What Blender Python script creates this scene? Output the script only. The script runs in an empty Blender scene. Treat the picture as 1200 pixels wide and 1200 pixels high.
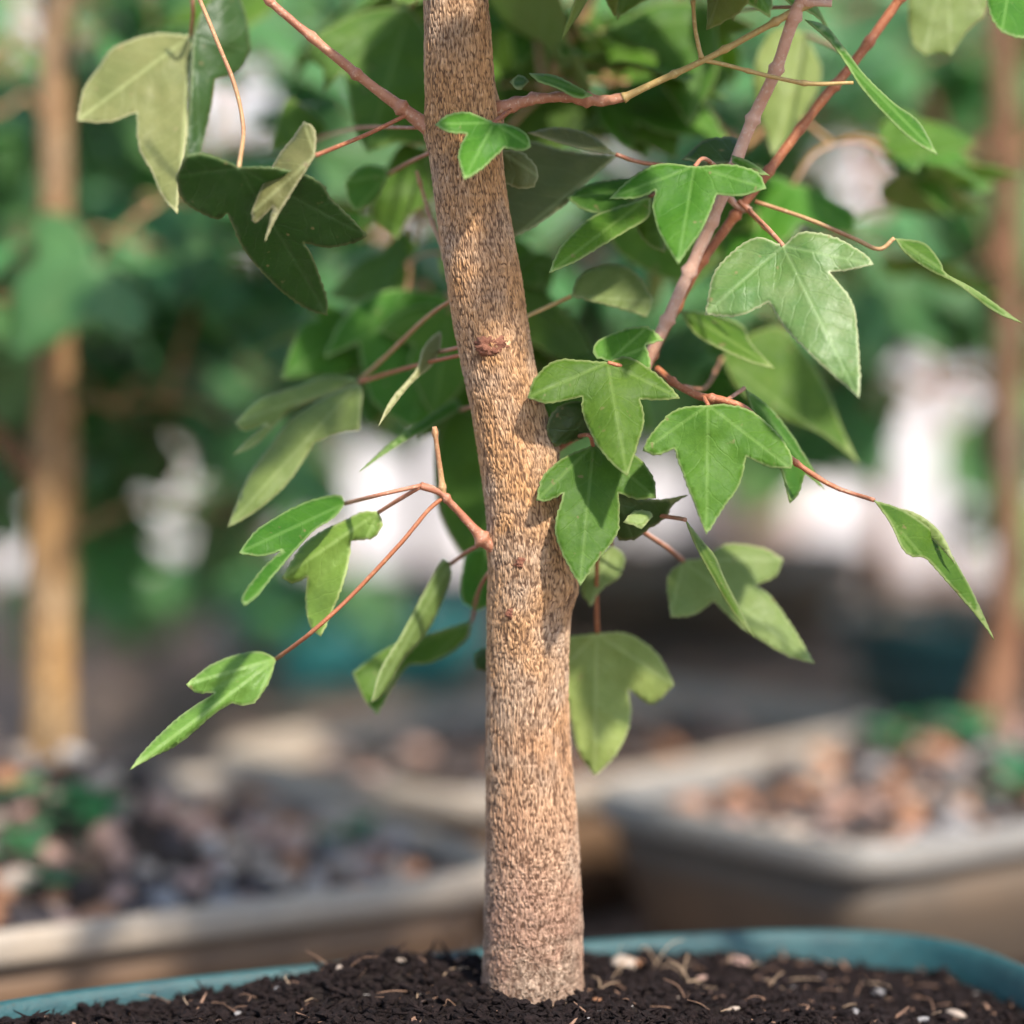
import bpy, bmesh, math, random
import numpy as np
from mathutils import Vector, Matrix, noise as mnoise
from mathutils.geometry import delaunay_2d_cdt

random.seed(7)
RNG = np.random.default_rng(7)
scene = bpy.context.scene
COL = scene.collection

# ------------------------------------------------------------------ camera
K = 0.0003                                   # metres per photo pixel, one metre away
PITCH = math.radians(5)
CP, SP = math.cos(PITCH), math.sin(PITCH)
CAM = Vector((0.0, -0.981, 0.258))
cam_data = bpy.data.cameras.new('camera')
cam_data.sensor_width = 36
cam_data.lens = 36 / (1200 * K)
cam_data.clip_start = 0.02
cam_data.clip_end = 200
cam_data.dof.use_dof = True
cam_data.dof.focus_distance = 0.965
cam_data.dof.aperture_fstop = 2.7
cam_data.dof.aperture_blades = 0
cam = bpy.data.objects.new('camera', cam_data)
cam.location = CAM
cam.rotation_euler = (math.radians(90) - PITCH, 0, 0)
COL.objects.link(cam)
scene.camera = cam

# ------------------------------------------------------------------ sky, sun, exposure
SUN_EL, SUN_AZ = math.radians(50), math.radians(150)      # azimuth from +Y (away from camera) towards +X
world = bpy.data.worlds.new('World')
scene.world = world
world.use_nodes = True
wn = world.node_tree
sky = wn.nodes.new('ShaderNodeTexSky')
sky.sky_type = 'NISHITA'
sky.sun_disc = False
sky.sun_elevation = SUN_EL
sky.sun_rotation = SUN_AZ
bg = wn.nodes['Background']
bg.inputs['Strength'].default_value = 0.15
wn.links.new(sky.outputs['Color'], bg.inputs['Color'])
sun_data = bpy.data.lights.new('sun', 'SUN')
sun_data.energy = 3.8
sun_data.angle = math.radians(3.0)
sun_data.color = (1.0, 0.93, 0.82)
sun = bpy.data.objects.new('sun', sun_data)
sdir = Vector((math.sin(SUN_AZ) * math.cos(SUN_EL), math.cos(SUN_AZ) * math.cos(SUN_EL), math.sin(SUN_EL)))
sun.rotation_euler = sdir.to_track_quat('Z', 'Y').to_euler()
COL.objects.link(sun)
vs = scene.view_settings
vs.view_transform = 'Standard'
vs.look = 'None'
vs.gamma = 1
vs.use_curve_mapping = False
vs.exposure = 1.1
scene.cycles.use_denoising = True
scene.cycles.max_bounces = 7
scene.cycles.adaptive_threshold = 0.02
scene.cycles.transmission_bounces = 6
scene.cycles.sample_clamp_indirect = 6


# ------------------------------------------------------------------ helpers
def at(px, py, Y):
    """point on the vertical plane Y seen at that photo pixel"""
    u, v = (px - 600) * K, (600 - py) * K
    t = (Y - CAM.y) / (v * SP + CP)
    return Vector((t * u, Y, CAM.z + t * (v * CP - SP)))


def pix(p):
    d = p - CAM
    f = d.y * CP - d.z * SP
    u = d.x / f / K
    v = (d.y * SP + d.z * CP) / f / K
    return 600 + u, 600 - v


def link(name, me, mats, parent=None, smooth=True):
    for m in (mats if isinstance(mats, (list, tuple)) else [mats]):
        me.materials.append(m)
    o = bpy.data.objects.new(name, me)
    COL.objects.link(o)
    if parent:
        o.parent = parent
    if smooth:
        me.polygons.foreach_set('use_smooth', [True] * len(me.polygons))
    return o


def mesh_from(verts, faces, name='mesh'):
    me = bpy.data.meshes.new(name)
    me.from_pydata([tuple(v) for v in verts], [], faces)
    me.update()
    return me


def attr(me, name, vals):
    a = me.attributes.new(name, 'FLOAT', 'POINT')
    a.data.foreach_set('value', np.asarray(vals, dtype=np.float32))


def tag(o, label, cat, group=None, kind=None):
    if label:
        o['label'] = label
    if cat:
        o['category'] = cat
    if group:
        o['group'] = group
    if kind:
        o['kind'] = kind
    return o


def empty(name, loc=(0, 0, 0)):
    o = bpy.data.objects.new(name, None)
    o.location = loc
    o.empty_display_size = 0.02
    COL.objects.link(o)
    return o


def child(o, parent):
    """parent o to an empty that only has a location; o keeps its world place"""
    o.parent = parent
    o.matrix_parent_inverse = Matrix.Translation(-parent.location)
    return o


def catmull(pts, n):
    pts = [Vector(p) for p in pts]
    out = []
    for i in range(len(pts) - 1):
        p0 = pts[i - 1] if i else pts[i] * 2 - pts[i + 1]
        p1, p2 = pts[i], pts[i + 1]
        p3 = pts[i + 2] if i + 2 < len(pts) else pts[i + 1] * 2 - pts[i]
        for k in range(n):
            t = k / n
            out.append(0.5 * (2 * p1 + (p2 - p0) * t + (2 * p0 - 5 * p1 + 4 * p2 - p3) * t * t + (3 * p1 - p0 - 3 * p2 + p3) * t ** 3))
    out.append(pts[-1])
    return out


def vnoise(p, seed=0):
    """vectorised value noise, p (n,3) -> (n,) in -1..1"""
    i = np.floor(p).astype(np.int64)
    f = p - i
    f = f * f * (3 - 2 * f)
    r = np.zeros(len(p))
    for dx in (0, 1):
        for dy in (0, 1):
            for dz in (0, 1):
                h = (i[:, 0] + dx) * 374761393 + (i[:, 1] + dy) * 668265263 + (i[:, 2] + dz) * 2147483647 + seed * 144269
                h = (h ^ (h >> 13)) * 1274126177
                h = (h ^ (h >> 16)) & 0xffff
                w = np.where(dx, f[:, 0], 1 - f[:, 0]) * np.where(dy, f[:, 1], 1 - f[:, 1]) * np.where(dz, f[:, 2], 1 - f[:, 2])
                r += w * (h / 32767.5 - 1)
    return r


def tube(pts, radii, seg=10, sub=5, bump=0.0, seed=0, node=0.0):
    """tapered tube along a smooth curve; returns verts, faces"""
    path = catmull([(*p, ) for p in pts], sub)
    rr = catmull([(r, 0, 0) for r in radii], sub)
    n = len(path)
    verts, faces = [], []
    ref = Vector((0.31, 0.87, 0.38))
    run = 0.0
    for i, p in enumerate(path):
        run += (p - path[i - 1]).length if i else 0.0
        swell = 1 + (0.45 * math.exp(-(((run + seed * 0.0031) % node - node / 2) / 0.0011) ** 2) if node else 0)
        t = (path[min(i + 1, n - 1)] - path[max(i - 1, 0)]).normalized()
        a = t.cross(ref).normalized()
        b = t.cross(a)
        for k in range(seg):
            an = 2 * math.pi * k / seg
            r = rr[i].x * swell
            if bump:
                r *= 1 + bump * mnoise.noise(Vector((p.x * 260 + seed, p.z * 260, an * 0.9 + p.y * 200)))
            verts.append(p + (a * math.cos(an) + b * math.sin(an)) * r)
    for i in range(n - 1):
        for k in range(seg):
            k2 = (k + 1) % seg
            faces.append((i * seg + k, i * seg + k2, (i + 1) * seg + k2, (i + 1) * seg + k))
    faces.append(tuple(range(seg - 1, -1, -1)))
    faces.append(tuple(range((n - 1) * seg, n * seg)))
    return verts, faces


# ------------------------------------------------------------------ materials
def material(name):
    m = bpy.data.materials.new(name)
    m.use_nodes = True
    nt = m.node_tree
    b = nt.nodes['Principled BSDF']
    return m, nt, b


def N(nt, kind, **kw):
    n = nt.nodes.new(kind)
    for k, v in kw.items():
        if k in n.inputs:
            n.inputs[k].default_value = v
        else:
            setattr(n, k, v)
    return n


def ramp(nt, src, stops):
    r = nt.nodes.new('ShaderNodeValToRGB')
    els = r.color_ramp.elements
    while len(els) < len(stops):
        els.new(0.5)
    for e, (p, c) in zip(els, stops):
        e.position = p
        e.color = (*c, 1)
    nt.links.new(src, r.inputs['Fac'])
    return r.outputs['Color']


def mix(nt, fac, a, b, blend='MIX'):
    n = nt.nodes.new('ShaderNodeMix')
    n.data_type = 'RGBA'
    n.blend_type = blend
    for s, v in ((n.inputs[0], fac), (n.inputs[6], a), (n.inputs[7], b)):
        if hasattr(v, 'links'):
            nt.links.new(v, s)
        elif isinstance(v, (int, float)):
            s.default_value = v
        else:
            s.default_value = (*v, 1)
    return n.outputs[2]


def noise_tex(nt, scale, detail=4, rough=0.6, vec=None):
    n = N(nt, 'ShaderNodeTexNoise', Scale=scale, Detail=detail, Roughness=rough)
    if vec is not None:
        nt.links.new(vec, n.inputs['Vector'])
    return n.outputs['Fac']


def objco(nt):
    return nt.nodes.new('ShaderNodeTexCoord').outputs['Object']


def mrange(nt, src, a, b, c=0.0, d=1.0):
    n = N(nt, 'ShaderNodeMapRange')
    for k, v in zip(('From Min', 'From Max', 'To Min', 'To Max'), (a, b, c, d)):
        n.inputs[k].default_value = v
    nt.links.new(src, n.inputs['Value'])
    return n.outputs['Result']


def bump(nt, b, h, strength, dist):
    n = N(nt, 'ShaderNodeBump', Strength=strength, Distance=dist)
    nt.links.new(h, n.inputs['Height'])
    nt.links.new(n.outputs['Normal'], b.inputs['Normal'])
    return n.outputs['Normal']


def leaf_mat(name, c1, c2, veinc, edgec, rough, trans, transc, spec=0.5):
    """mottling, veins (attribute vd), pale margin (attribute ed)"""
    m, nt, b = material(name)
    L = nt.links
    co = objco(nt)
    oi = nt.nodes.new('ShaderNodeObjectInfo')
    base = mix(nt, mrange(nt, noise_tex(nt, 70, 5, 0.65, co), 0.3, 0.7), c1, c2)
    vd = N(nt, 'ShaderNodeAttribute', attribute_name='vd').outputs['Fac']
    al = N(nt, 'ShaderNodeAttribute', attribute_name='al').outputs['Fac']
    ed = N(nt, 'ShaderNodeAttribute', attribute_name='ed').outputs['Fac']
    # pinnate side veins: lines of constant (along - 0.9*away)
    ma = N(nt, 'ShaderNodeMath', operation='MULTIPLY'); L.new(vd, ma.inputs[0]); ma.inputs[1].default_value = -0.9
    ad = N(nt, 'ShaderNodeMath', operation='ADD'); L.new(al, ad.inputs[0]); L.new(ma.outputs[0], ad.inputs[1])
    wob = N(nt, 'ShaderNodeMath', operation='MULTIPLY_ADD'); L.new(noise_tex(nt, 110, 2, 0.5, co), wob.inputs[0]); wob.inputs[1].default_value = 0.007; L.new(ad.outputs[0], wob.inputs[2])
    sc = N(nt, 'ShaderNodeMath', operation='MULTIPLY'); L.new(wob.outputs[0], sc.inputs[0]); sc.inputs[1].default_value = 2 * math.pi / 0.0064
    sn = N(nt, 'ShaderNodeMath', operation='SINE'); L.new(sc.outputs[0], sn.inputs[0])
    side = mrange(nt, sn.outputs[0], 0.86, 1.0)
    fine = mrange(nt, noise_tex(nt, 900, 2, 0.5, co), 0.35, 0.75)
    base = mix(nt, mrange(nt, fine, 0, 1, 0, 0.35), base, [x * 0.72 for x in c1])
    sm = N(nt, 'ShaderNodeMath', operation='MULTIPLY'); L.new(side, sm.inputs[0]); sm.inputs[1].default_value = 0.13
    base = mix(nt, sm.outputs[0], base, veinc)
    main = mrange(nt, vd, 0.0003, 0.0008, 0.6, 0.0)
    base = mix(nt, main, base, veinc)
    base = mix(nt, mrange(nt, ed, 0.00015, 0.0009, 0.75, 0.0), base, edgec)
    spots = mrange(nt, noise_tex(nt, 260, 2, 0.4, co), 0.70, 0.76, 0.0, 0.6)
    base = mix(nt, spots, base, (0.26, 0.20, 0.09))
    hsv = nt.nodes.new('ShaderNodeHueSaturation')
    L.new(base, hsv.inputs['Color'])
    L.new(mrange(nt, oi.outputs['Random'], 0, 1, 0.474, 0.510), hsv.inputs['Hue'])
    mr = N(nt, 'ShaderNodeMath', operation='FRACT')
    m7 = N(nt, 'ShaderNodeMath', operation='MULTIPLY'); L.new(oi.outputs['Random'], m7.inputs[0]); m7.inputs[1].default_value = 7.31
    L.new(m7.outputs[0], mr.inputs[0])
    L.new(mrange(nt, mr.outputs[0], 0, 1, 0.75, 1.2), hsv.inputs['Value'])
    col = hsv.outputs['Color']
    L.new(col, b.inputs['Base Color'])
    L.new(mrange(nt, noise_tex(nt, 150, 3, 0.6, co), 0.3, 0.7, rough - 0.08, rough + 0.1), b.inputs['Roughness'])
    b.inputs['Specular IOR Level'].default_value = spec
    hh = N(nt, 'ShaderNodeMath', operation='ADD')
    L.new(mrange(nt, vd, 0.0, 0.0012, -1.0, 0.0), hh.inputs[0])
    h2 = N(nt, 'ShaderNodeMath', operation='MULTIPLY_ADD'); L.new(side, h2.inputs[0]); h2.inputs[1].default_value = -0.5
    L.new(noise_tex(nt, 700, 3, 0.5, co), h2.inputs[2])
    L.new(h2.outputs[0], hh.inputs[1])
    nrm = bump(nt, b, hh.outputs[0], 0.45, 0.0004)
    tr = nt.nodes.new('ShaderNodeBsdfTranslucent')
    L.new(mix(nt, 0.55, col, transc), tr.inputs['Color'])
    L.new(nrm, tr.inputs['Normal'])
    ms = nt.nodes.new('ShaderNodeMixShader')
    ms.inputs[0].default_value = trans
    L.new(b.outputs[0], ms.inputs[1])
    L.new(tr.outputs[0], ms.inputs[2])
    L.new(ms.outputs[0], nt.nodes['Material Output'].inputs['Surface'])
    return m


M = {}
M['leaf_top'] = leaf_mat('leaf_top', (0.050, 0.150, 0.014), (0.092, 0.215, 0.022), (0.15, 0.28, 0.06), (0.34, 0.44, 0.17), 0.55, 0.42, (0.24, 0.48, 0.04), 0.22)
M['leaf_under'] = leaf_mat('leaf_under', (0.200, 0.290, 0.075), (0.260, 0.340, 0.100), (0.32, 0.41, 0.15), (0.45, 0.50, 0.24), 0.55, 0.45, (0.34, 0.55, 0.05), 0.3)
M['leaf_pale'] = leaf_mat('leaf_pale', (0.070, 0.180, 0.034), (0.150, 0.220, 0.070), (0.19, 0.30, 0.11), (0.46, 0.50, 0.28), 0.5, 0.3, (0.28, 0.5, 0.1))
M['leaf_far'] = leaf_mat('leaf_far', (0.072, 0.225, 0.078), (0.120, 0.285, 0.095), (0.13, 0.27, 0.11), (0.2, 0.3, 0.15), 0.4, 0.5, (0.20, 0.60, 0.16), 0.5)
M['leaf_far_under'] = leaf_mat('leaf_far_under', (0.13, 0.25, 0.11), (0.17, 0.30, 0.13), (0.2, 0.3, 0.13), (0.25, 0.32, 0.18), 0.5, 0.5, (0.22, 0.60, 0.16), 0.4)
M['leaf_mid'] = leaf_mat('leaf_mid', (0.115, 0.225, 0.035), (0.155, 0.270, 0.050), (0.22, 0.34, 0.09), (0.38, 0.46, 0.18), 0.5, 0.42, (0.34, 0.55, 0.04), 0.3)
M['leaf_light'] = leaf_mat('leaf_light', (0.105, 0.275, 0.085), (0.160, 0.330, 0.105), (0.2, 0.34, 0.13), (0.25, 0.35, 0.16), 0.45, 0.5, (0.30, 0.62, 0.15), 0.4)
M['leaf_olive'] = leaf_mat('leaf_olive', (0.130, 0.155, 0.048), (0.180, 0.190, 0.066), (0.28, 0.32, 0.13), (0.46, 0.46, 0.24), 0.55, 0.3, (0.35, 0.5, 0.08), 0.3)
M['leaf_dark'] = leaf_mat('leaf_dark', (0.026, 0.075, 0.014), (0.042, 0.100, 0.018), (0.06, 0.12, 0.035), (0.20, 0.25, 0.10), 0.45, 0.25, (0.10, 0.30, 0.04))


def stem_mat(name, c1, c2, c3):
    m, nt, b = material(name)
    co = objco(nt)
    n1 = mrange(nt, noise_tex(nt, 60, 3, 0.6, co), 0.35, 0.65)
    col = mix(nt, n1, c1, c2)
    col = mix(nt, mrange(nt, noise_tex(nt, 700, 3, 0.6, co), 0.55, 0.75), col, c3)
    nt.links.new(col, b.inputs['Base Color'])
    b.inputs['Roughness'].default_value = 0.5
    bump(nt, b, noise_tex(nt, 1200, 4, 0.65, co), 0.5, 0.0006)
    return m


M['stem_red'] = stem_mat('stem_red', (0.30, 0.105, 0.055), (0.40, 0.18, 0.10), (0.55, 0.36, 0.25))
M['stem_pink'] = stem_mat('stem_pink', (0.56, 0.35, 0.27), (0.46, 0.24, 0.16), (0.60, 0.45, 0.36))
M['stem_orange'] = stem_mat('stem_orange', (0.36, 0.12, 0.045), (0.30, 0.10, 0.05), (0.50, 0.26, 0.13))
M['stem_olive'] = stem_mat('stem_olive', (0.34, 0.235, 0.075), (0.40, 0.26, 0.09), (0.50, 0.40, 0.18))
M['stem_tan'] = stem_mat('stem_tan', (0.42, 0.25, 0.11), (0.36, 0.17, 0.08), (0.55, 0.40, 0.22))


def bark_mat(name, tan, pink, furrow, light, low, high):
    """ridges and furrows follow the real relief (attribute bark); colour shifts with height on the stem"""
    m, nt, b = material(name)
    L = nt.links
    co = objco(nt)
    bk = N(nt, 'ShaderNodeAttribute', attribute_name='bark').outputs['Fac']
    sx = nt.nodes.new('ShaderNodeSeparateXYZ'); L.new(co, sx.inputs[0])
    nz = N(nt, 'ShaderNodeMath', operation='MULTIPLY_ADD'); L.new(noise_tex(nt, 30, 3, 0.6, co), nz.inputs[0]); nz.inputs[1].default_value = 0.06
    L.new(sx.outputs['Z'], nz.inputs[2])
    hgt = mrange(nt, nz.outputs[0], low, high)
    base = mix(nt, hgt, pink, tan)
    base = mix(nt, mrange(nt, noise_tex(nt, 45, 4, 0.65, co), 0.42, 0.72, 0, 0.55), base, light)
    base = mix(nt, mrange(nt, noise_tex(nt, 22, 4, 0.7, co), 0.48, 0.66, 0, 0.8), base, (light[0] * 0.72, light[1] * 0.80, light[2] * 0.92))
    mp = N(nt, 'ShaderNodeMapping'); mp.inputs['Scale'].default_value = (1, 1, 0.33); L.new(co, mp.inputs['Vector'])
    fine = noise_tex(nt, 900, 5, 0.7, mp.outputs[0])
    col = mix(nt, mrange(nt, fine, 0.38, 0.60, 0.45, 0.0), base, furrow)
    col = mix(nt, mrange(nt, fine, 0.56, 0.72, 0.0, 0.45), col, [min(1, x * 1.5) for x in light])
    col = mix(nt, mrange(nt, bk, 0.05, 0.52, 0.88, 0.0), col, furrow)
    # soil stains: blotches that thin out up the stem
    low_z = mrange(nt, sx.outputs['Z'], 0.0, 0.05, 0.42, 0.62)
    blot = N(nt, 'ShaderNodeMath', operation='GREATER_THAN'); L.new(noise_tex(nt, 130, 5, 0.75, co), blot.inputs[0]); L.new(low_z, blot.inputs[1])
    dm = N(nt, 'ShaderNodeMath', operation='MULTIPLY'); L.new(blot.outputs[0], dm.inputs[0]); dm.inputs[1].default_value = 0.38
    col = mix(nt, dm.outputs[0], col, (0.075, 0.045, 0.03))
    L.new(col, b.inputs['Base Color'])
    b.inputs['Roughness'].default_value = 0.8
    b.inputs['Specular IOR Level'].default_value = 0.25
    bump(nt, b, fine, 0.7, 0.0006)
    return m


M['bark'] = bark_mat('bark', (0.53, 0.285, 0.125), (0.35, 0.205, 0.142), (0.075, 0.034, 0.018), (0.58, 0.40, 0.26), 0.06, 0.17)
M['bark_tan'] = bark_mat('bark_tan', (0.30, 0.175, 0.085), (0.50, 0.28, 0.10), (0.12, 0.06, 0.03), (0.48, 0.32, 0.17), 0.10, 0.26)  # upper stem browner, with foliage shade worked into the bark colour
M['bark_brown'] = bark_mat('bark_brown', (0.22, 0.115, 0.06), (0.26, 0.10, 0.05), (0.08, 0.04, 0.02), (0.30, 0.19, 0.12), 0.03, 0.2)


def simple_mat(name, c1, c2, scale, rough=0.7, bstr=0.4, bdist=0.001, spec=0.3, c3=None):
    m, nt, b = material(name)
    co = objco(nt)
    col = mix(nt, mrange(nt, noise_tex(nt, scale, 5, 0.65, co), 0.35, 0.65), c1, c2)
    if c3:
        col = mix(nt, mrange(nt, noise_tex(nt, scale * 5, 4, 0.7, co), 0.58, 0.72), col, c3)
    nt.links.new(col, b.inputs['Base Color'])
    b.inputs['Roughness'].default_value = rough
    b.inputs['Specular IOR Level'].default_value = spec
    bump(nt, b, noise_tex(nt, scale * 6, 5, 0.65, co), bstr, bdist)
    return m


M['teal'] = simple_mat('teal_glaze', (0.018, 0.125, 0.135), (0.035, 0.20, 0.205), 40, 0.3, 0.15, 0.001, 0.5, (0.10, 0.28, 0.28))
M['teal_rim'] = simple_mat('teal_rim_glaze', (0.010, 0.048, 0.055), (0.020, 0.075, 0.080), 90, 0.48, 0.5, 0.001, 0.35, (0.045, 0.05, 0.042))
M['dark_teal'] = simple_mat('dark_teal_glaze', (0.010, 0.045, 0.050), (0.018, 0.065, 0.070), 40, 0.4, 0.15, 0.001, 0.4)
M['clay'] = simple_mat('brown_clay', (0.12, 0.070, 0.040), (0.17, 0.10, 0.055), 25, 0.6, 0.3, 0.001, 0.4, (0.09, 0.055, 0.035))
M['clay_rim'] = simple_mat('weathered_clay_rim', (0.30, 0.25, 0.20), (0.36, 0.29, 0.22), 30, 0.45, 0.3, 0.001, 0.5, (0.22, 0.17, 0.12))
M['grey_rim'] = simple_mat('grey_clay_rim', (0.19, 0.18, 0.165), (0.23, 0.21, 0.185), 30, 0.45, 0.3, 0.001, 0.5, (0.12, 0.10, 0.085))
M['dark_clay'] = simple_mat('dark_clay', (0.060, 0.048, 0.036), (0.11, 0.075, 0.048), 12, 0.6, 0.3, 0.001, 0.4)
M['soil'] = simple_mat('soil', (0.010, 0.007, 0.006), (0.028, 0.018, 0.015), 220, 0.9, 0.9, 0.002, 0.2, (0.085, 0.055, 0.042))
M['clod'] = simple_mat('soil_clod', (0.007, 0.005, 0.005), (0.022, 0.014, 0.013), 330, 0.9, 0.9, 0.001, 0.12, (0.06, 0.038, 0.031))
M['grit'] = simple_mat('gravel_base', (0.030, 0.022, 0.018), (0.085, 0.058, 0.045), 160, 0.9, 0.8, 0.002, 0.2, (0.16, 0.12, 0.095))
M['ground'] = simple_mat('ground', (0.16, 0.115, 0.092), (0.23, 0.17, 0.14), 9, 0.9, 0.6, 0.004, 0.2, (0.12, 0.09, 0.08))
M['white_board'] = simple_mat('white_board', (0.64, 0.62, 0.65), (0.72, 0.70, 0.73), 3, 0.6, 0.1, 0.001, 0.3, (0.56, 0.53, 0.54))
M['post'] = simple_mat('wooden_post', (0.33, 0.22, 0.17), (0.42, 0.30, 0.24), 12, 0.8, 0.4, 0.002, 0.2)
M['straw'] = simple_mat('straw', (0.36, 0.24, 0.15), (0.46, 0.32, 0.21), 200, 0.7, 0.3, 0.0005)
M['root'] = simple_mat('root', (0.16, 0.09, 0.06), (0.28, 0.16, 0.10), 200, 0.8, 0.3, 0.0005)
M['bud'] = simple_mat('bud_scar', (0.16, 0.055, 0.032), (0.28, 0.12, 0.07), 500, 0.7, 0.7, 0.0008, 0.3, (0.10, 0.04, 0.03))
STONES = [simple_mat('stone_' + n, [x * 0.74 for x in a], [x * 0.74 for x in b_], 150, 0.7, 0.4, 0.001, 0.4, c) for n, a, b_, c in (
    ('beige', (0.46, 0.36, 0.28), (0.54, 0.43, 0.35), (0.3, 0.22, 0.17)),
    ('pink', (0.44, 0.26, 0.20), (0.50, 0.33, 0.27), (0.3, 0.16, 0.12)),
    ('orange', (0.45, 0.19, 0.09), (0.42, 0.22, 0.12), (0.3, 0.12, 0.06)),
    ('grey', (0.27, 0.25, 0.25), (0.34, 0.32, 0.31), (0.18, 0.16, 0.15)),
    ('dark', (0.055, 0.042, 0.042), (0.10, 0.075, 0.07), (0.03, 0.025, 0.025)),
    ('white', (0.60, 0.54, 0.50), (0.68, 0.62, 0.58), (0.5, 0.4, 0.35)))]


# ------------------------------------------------------------------ leaves
def smooth_outline(pts, step, rnd, serr):
    """closed outline; points flagged 1 (lobe tip) or 2 (notch) stay corners"""
    n = len(pts)
    corners = [i for i in range(n) if i == 0 or len(pts[i]) > 2]
    out, tips = [], []
    for ci, c in enumerate(corners):
        e = corners[(ci + 1) % len(corners)]
        idx = [(c + k) % n for k in range(((e - c) % n or n) + 1)]
        seg = [Vector((pts[i][0], pts[i][1], 0)) for i in idx]
        cr = catmull(seg, 12)
        dense = []
        acc = 0
        total = sum((cr[i + 1] - cr[i]).length for i in range(len(cr) - 1))
        m = max(2, round(total / step))
        jit = rnd.randrange(2)
        want = [total * (k + (rnd.uniform(-0.3, 0.3) if 0 < k else 0)) / m for k in range(m)]
        wi = 0
        for i in range(len(cr) - 1):
            l = (cr[i + 1] - cr[i]).length
            while wi < m and want[wi] <= acc + l + 1e-9:
                t = 0 if l == 0 else (want[wi] - acc) / l
                q = cr[i].lerp(cr[i + 1], t)
                tt = (cr[i + 1] - cr[i]).normalized()
                if 0 < wi < m - 1 and serr:
                    q = q + Vector((-tt.y, tt.x, 0)) * serr * (0.55 if (wi + jit) % 2 else -0.35) * rnd.choice((0.1, 0.3, 0.6, 1.0, 1.5))
                dense.append(q)
                wi += 1
            acc += l
        if ci and len(pts[c]) > 2 and pts[c][2] == 1:
            tips.append(Vector((pts[c][0], pts[c][1], 0)))
        out += dense
    return out, tips


def seg_dist(px, py, a, b):
    d = b - a
    L2 = max(d.length_squared, 1e-9)
    t = np.clip(((px - a.x) * d.x + (py - a.y) * d.y) / L2, 0, 1)
    qx, qy = a.x + t * d.x, a.y + t * d.y
    return np.hypot(px - qx, py - qy), t * math.sqrt(L2)


def leaf_sheet(pts, step=4.5, grid=6.0, serr=0.8, seed=0, base=None):
    """triangulate a leaf outline with its veins; returns 2-D verts, tris, vein distance, along, edge distance, base, tips"""
    rnd = random.Random(seed)
    out, tips = smooth_outline(pts, step, rnd, serr)
    b = Vector((pts[0][0], pts[0][1], 0)) if base is None else Vector((*base, 0))
    P = [(p.x, p.y) for p in out]
    no = len(P)
    verts = [Vector(p) for p in P]
    edges = []
    xs = np.array([p[0] for p in P]); ys = np.array([p[1] for p in P])
    # interior points
    gx = np.arange(xs.min() + grid / 2, xs.max(), grid)
    gy = np.arange(ys.min() + grid / 2, ys.max(), grid)
    GX, GY = np.meshgrid(gx, gy)
    GX = GX + RNG.uniform(-0.25, 0.25, GX.shape) * grid
    GY = GY + RNG.uniform(-0.25, 0.25, GY.shape) * grid
    GX, GY = GX.ravel(), GY.ravel()

    def inside(qx, qy):
        r = np.zeros(len(qx), bool)
        j = no - 1
        for i in range(no):
            c = ((ys[i] > qy) != (ys[j] > qy)) & (qx < (xs[j] - xs[i]) * (qy - ys[i]) / (ys[j] - ys[i] + 1e-12) + xs[i])
            r ^= c
            j = i
        return r

    def edge_dist(qx, qy):
        d = np.full(len(qx), 1e9)
        for i in range(no):
            dd, _ = seg_dist(qx, qy, Vector((*P[i], 0)), Vector((*P[(i + 1) % no], 0)))
            d = np.minimum(d, dd)
        return d
    ok = inside(GX, GY)
    GX, GY = GX[ok], GY[ok]
    ok = edge_dist(GX, GY) > grid * 0.45
    GX, GY = GX[ok], GY[ok]
    vd = np.full(len(GX), 1e9)
    for t in tips:
        vd = np.minimum(vd, seg_dist(GX, GY, b, t)[0])
    ok = vd > grid * 0.4
    pts2 = list(zip(GX[ok], GY[ok]))
    for t in tips:                                       # points along the veins and just beside them
        L = (t - b).length
        d = (t - b) / max(L, 1e-6)
        nrm = Vector((-d.y, d.x, 0))
        k = max(3, int(L / grid))
        for i in range(1, k):
            for off in (0, 3.2, -3.2):
                q = b + d * (L * i / k) + nrm * off
                pts2.append((q.x, q.y))
    q = np.array(pts2) if pts2 else np.zeros((0, 2))
    if len(q):
        ok = inside(q[:, 0], q[:, 1])
        q = q[ok]
        ok = edge_dist(q[:, 0], q[:, 1]) > 1.2
        q = q[ok]
    verts += [Vector((float(x), float(y))) for x, y in q]
    r = delaunay_2d_cdt(verts, [(i, (i + 1) % no) for i in range(no)], [], 1, 1e-4)
    V = np.array([(v.x, v.y) for v in r[0]])
    T = [tuple(f) for f in r[2]]
    vd = np.full(len(V), 1e9); al = np.zeros(len(V))
    for t in tips:
        d, a = seg_dist(V[:, 0], V[:, 1], b, t)
        al = np.where(d < vd, a, al)
        vd = np.minimum(vd, d)
    if not tips:
        vd[:] = 50
    ed = edge_dist(V[:, 0], V[:, 1])
    return V, T, vd, al, ed, b, tips


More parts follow.
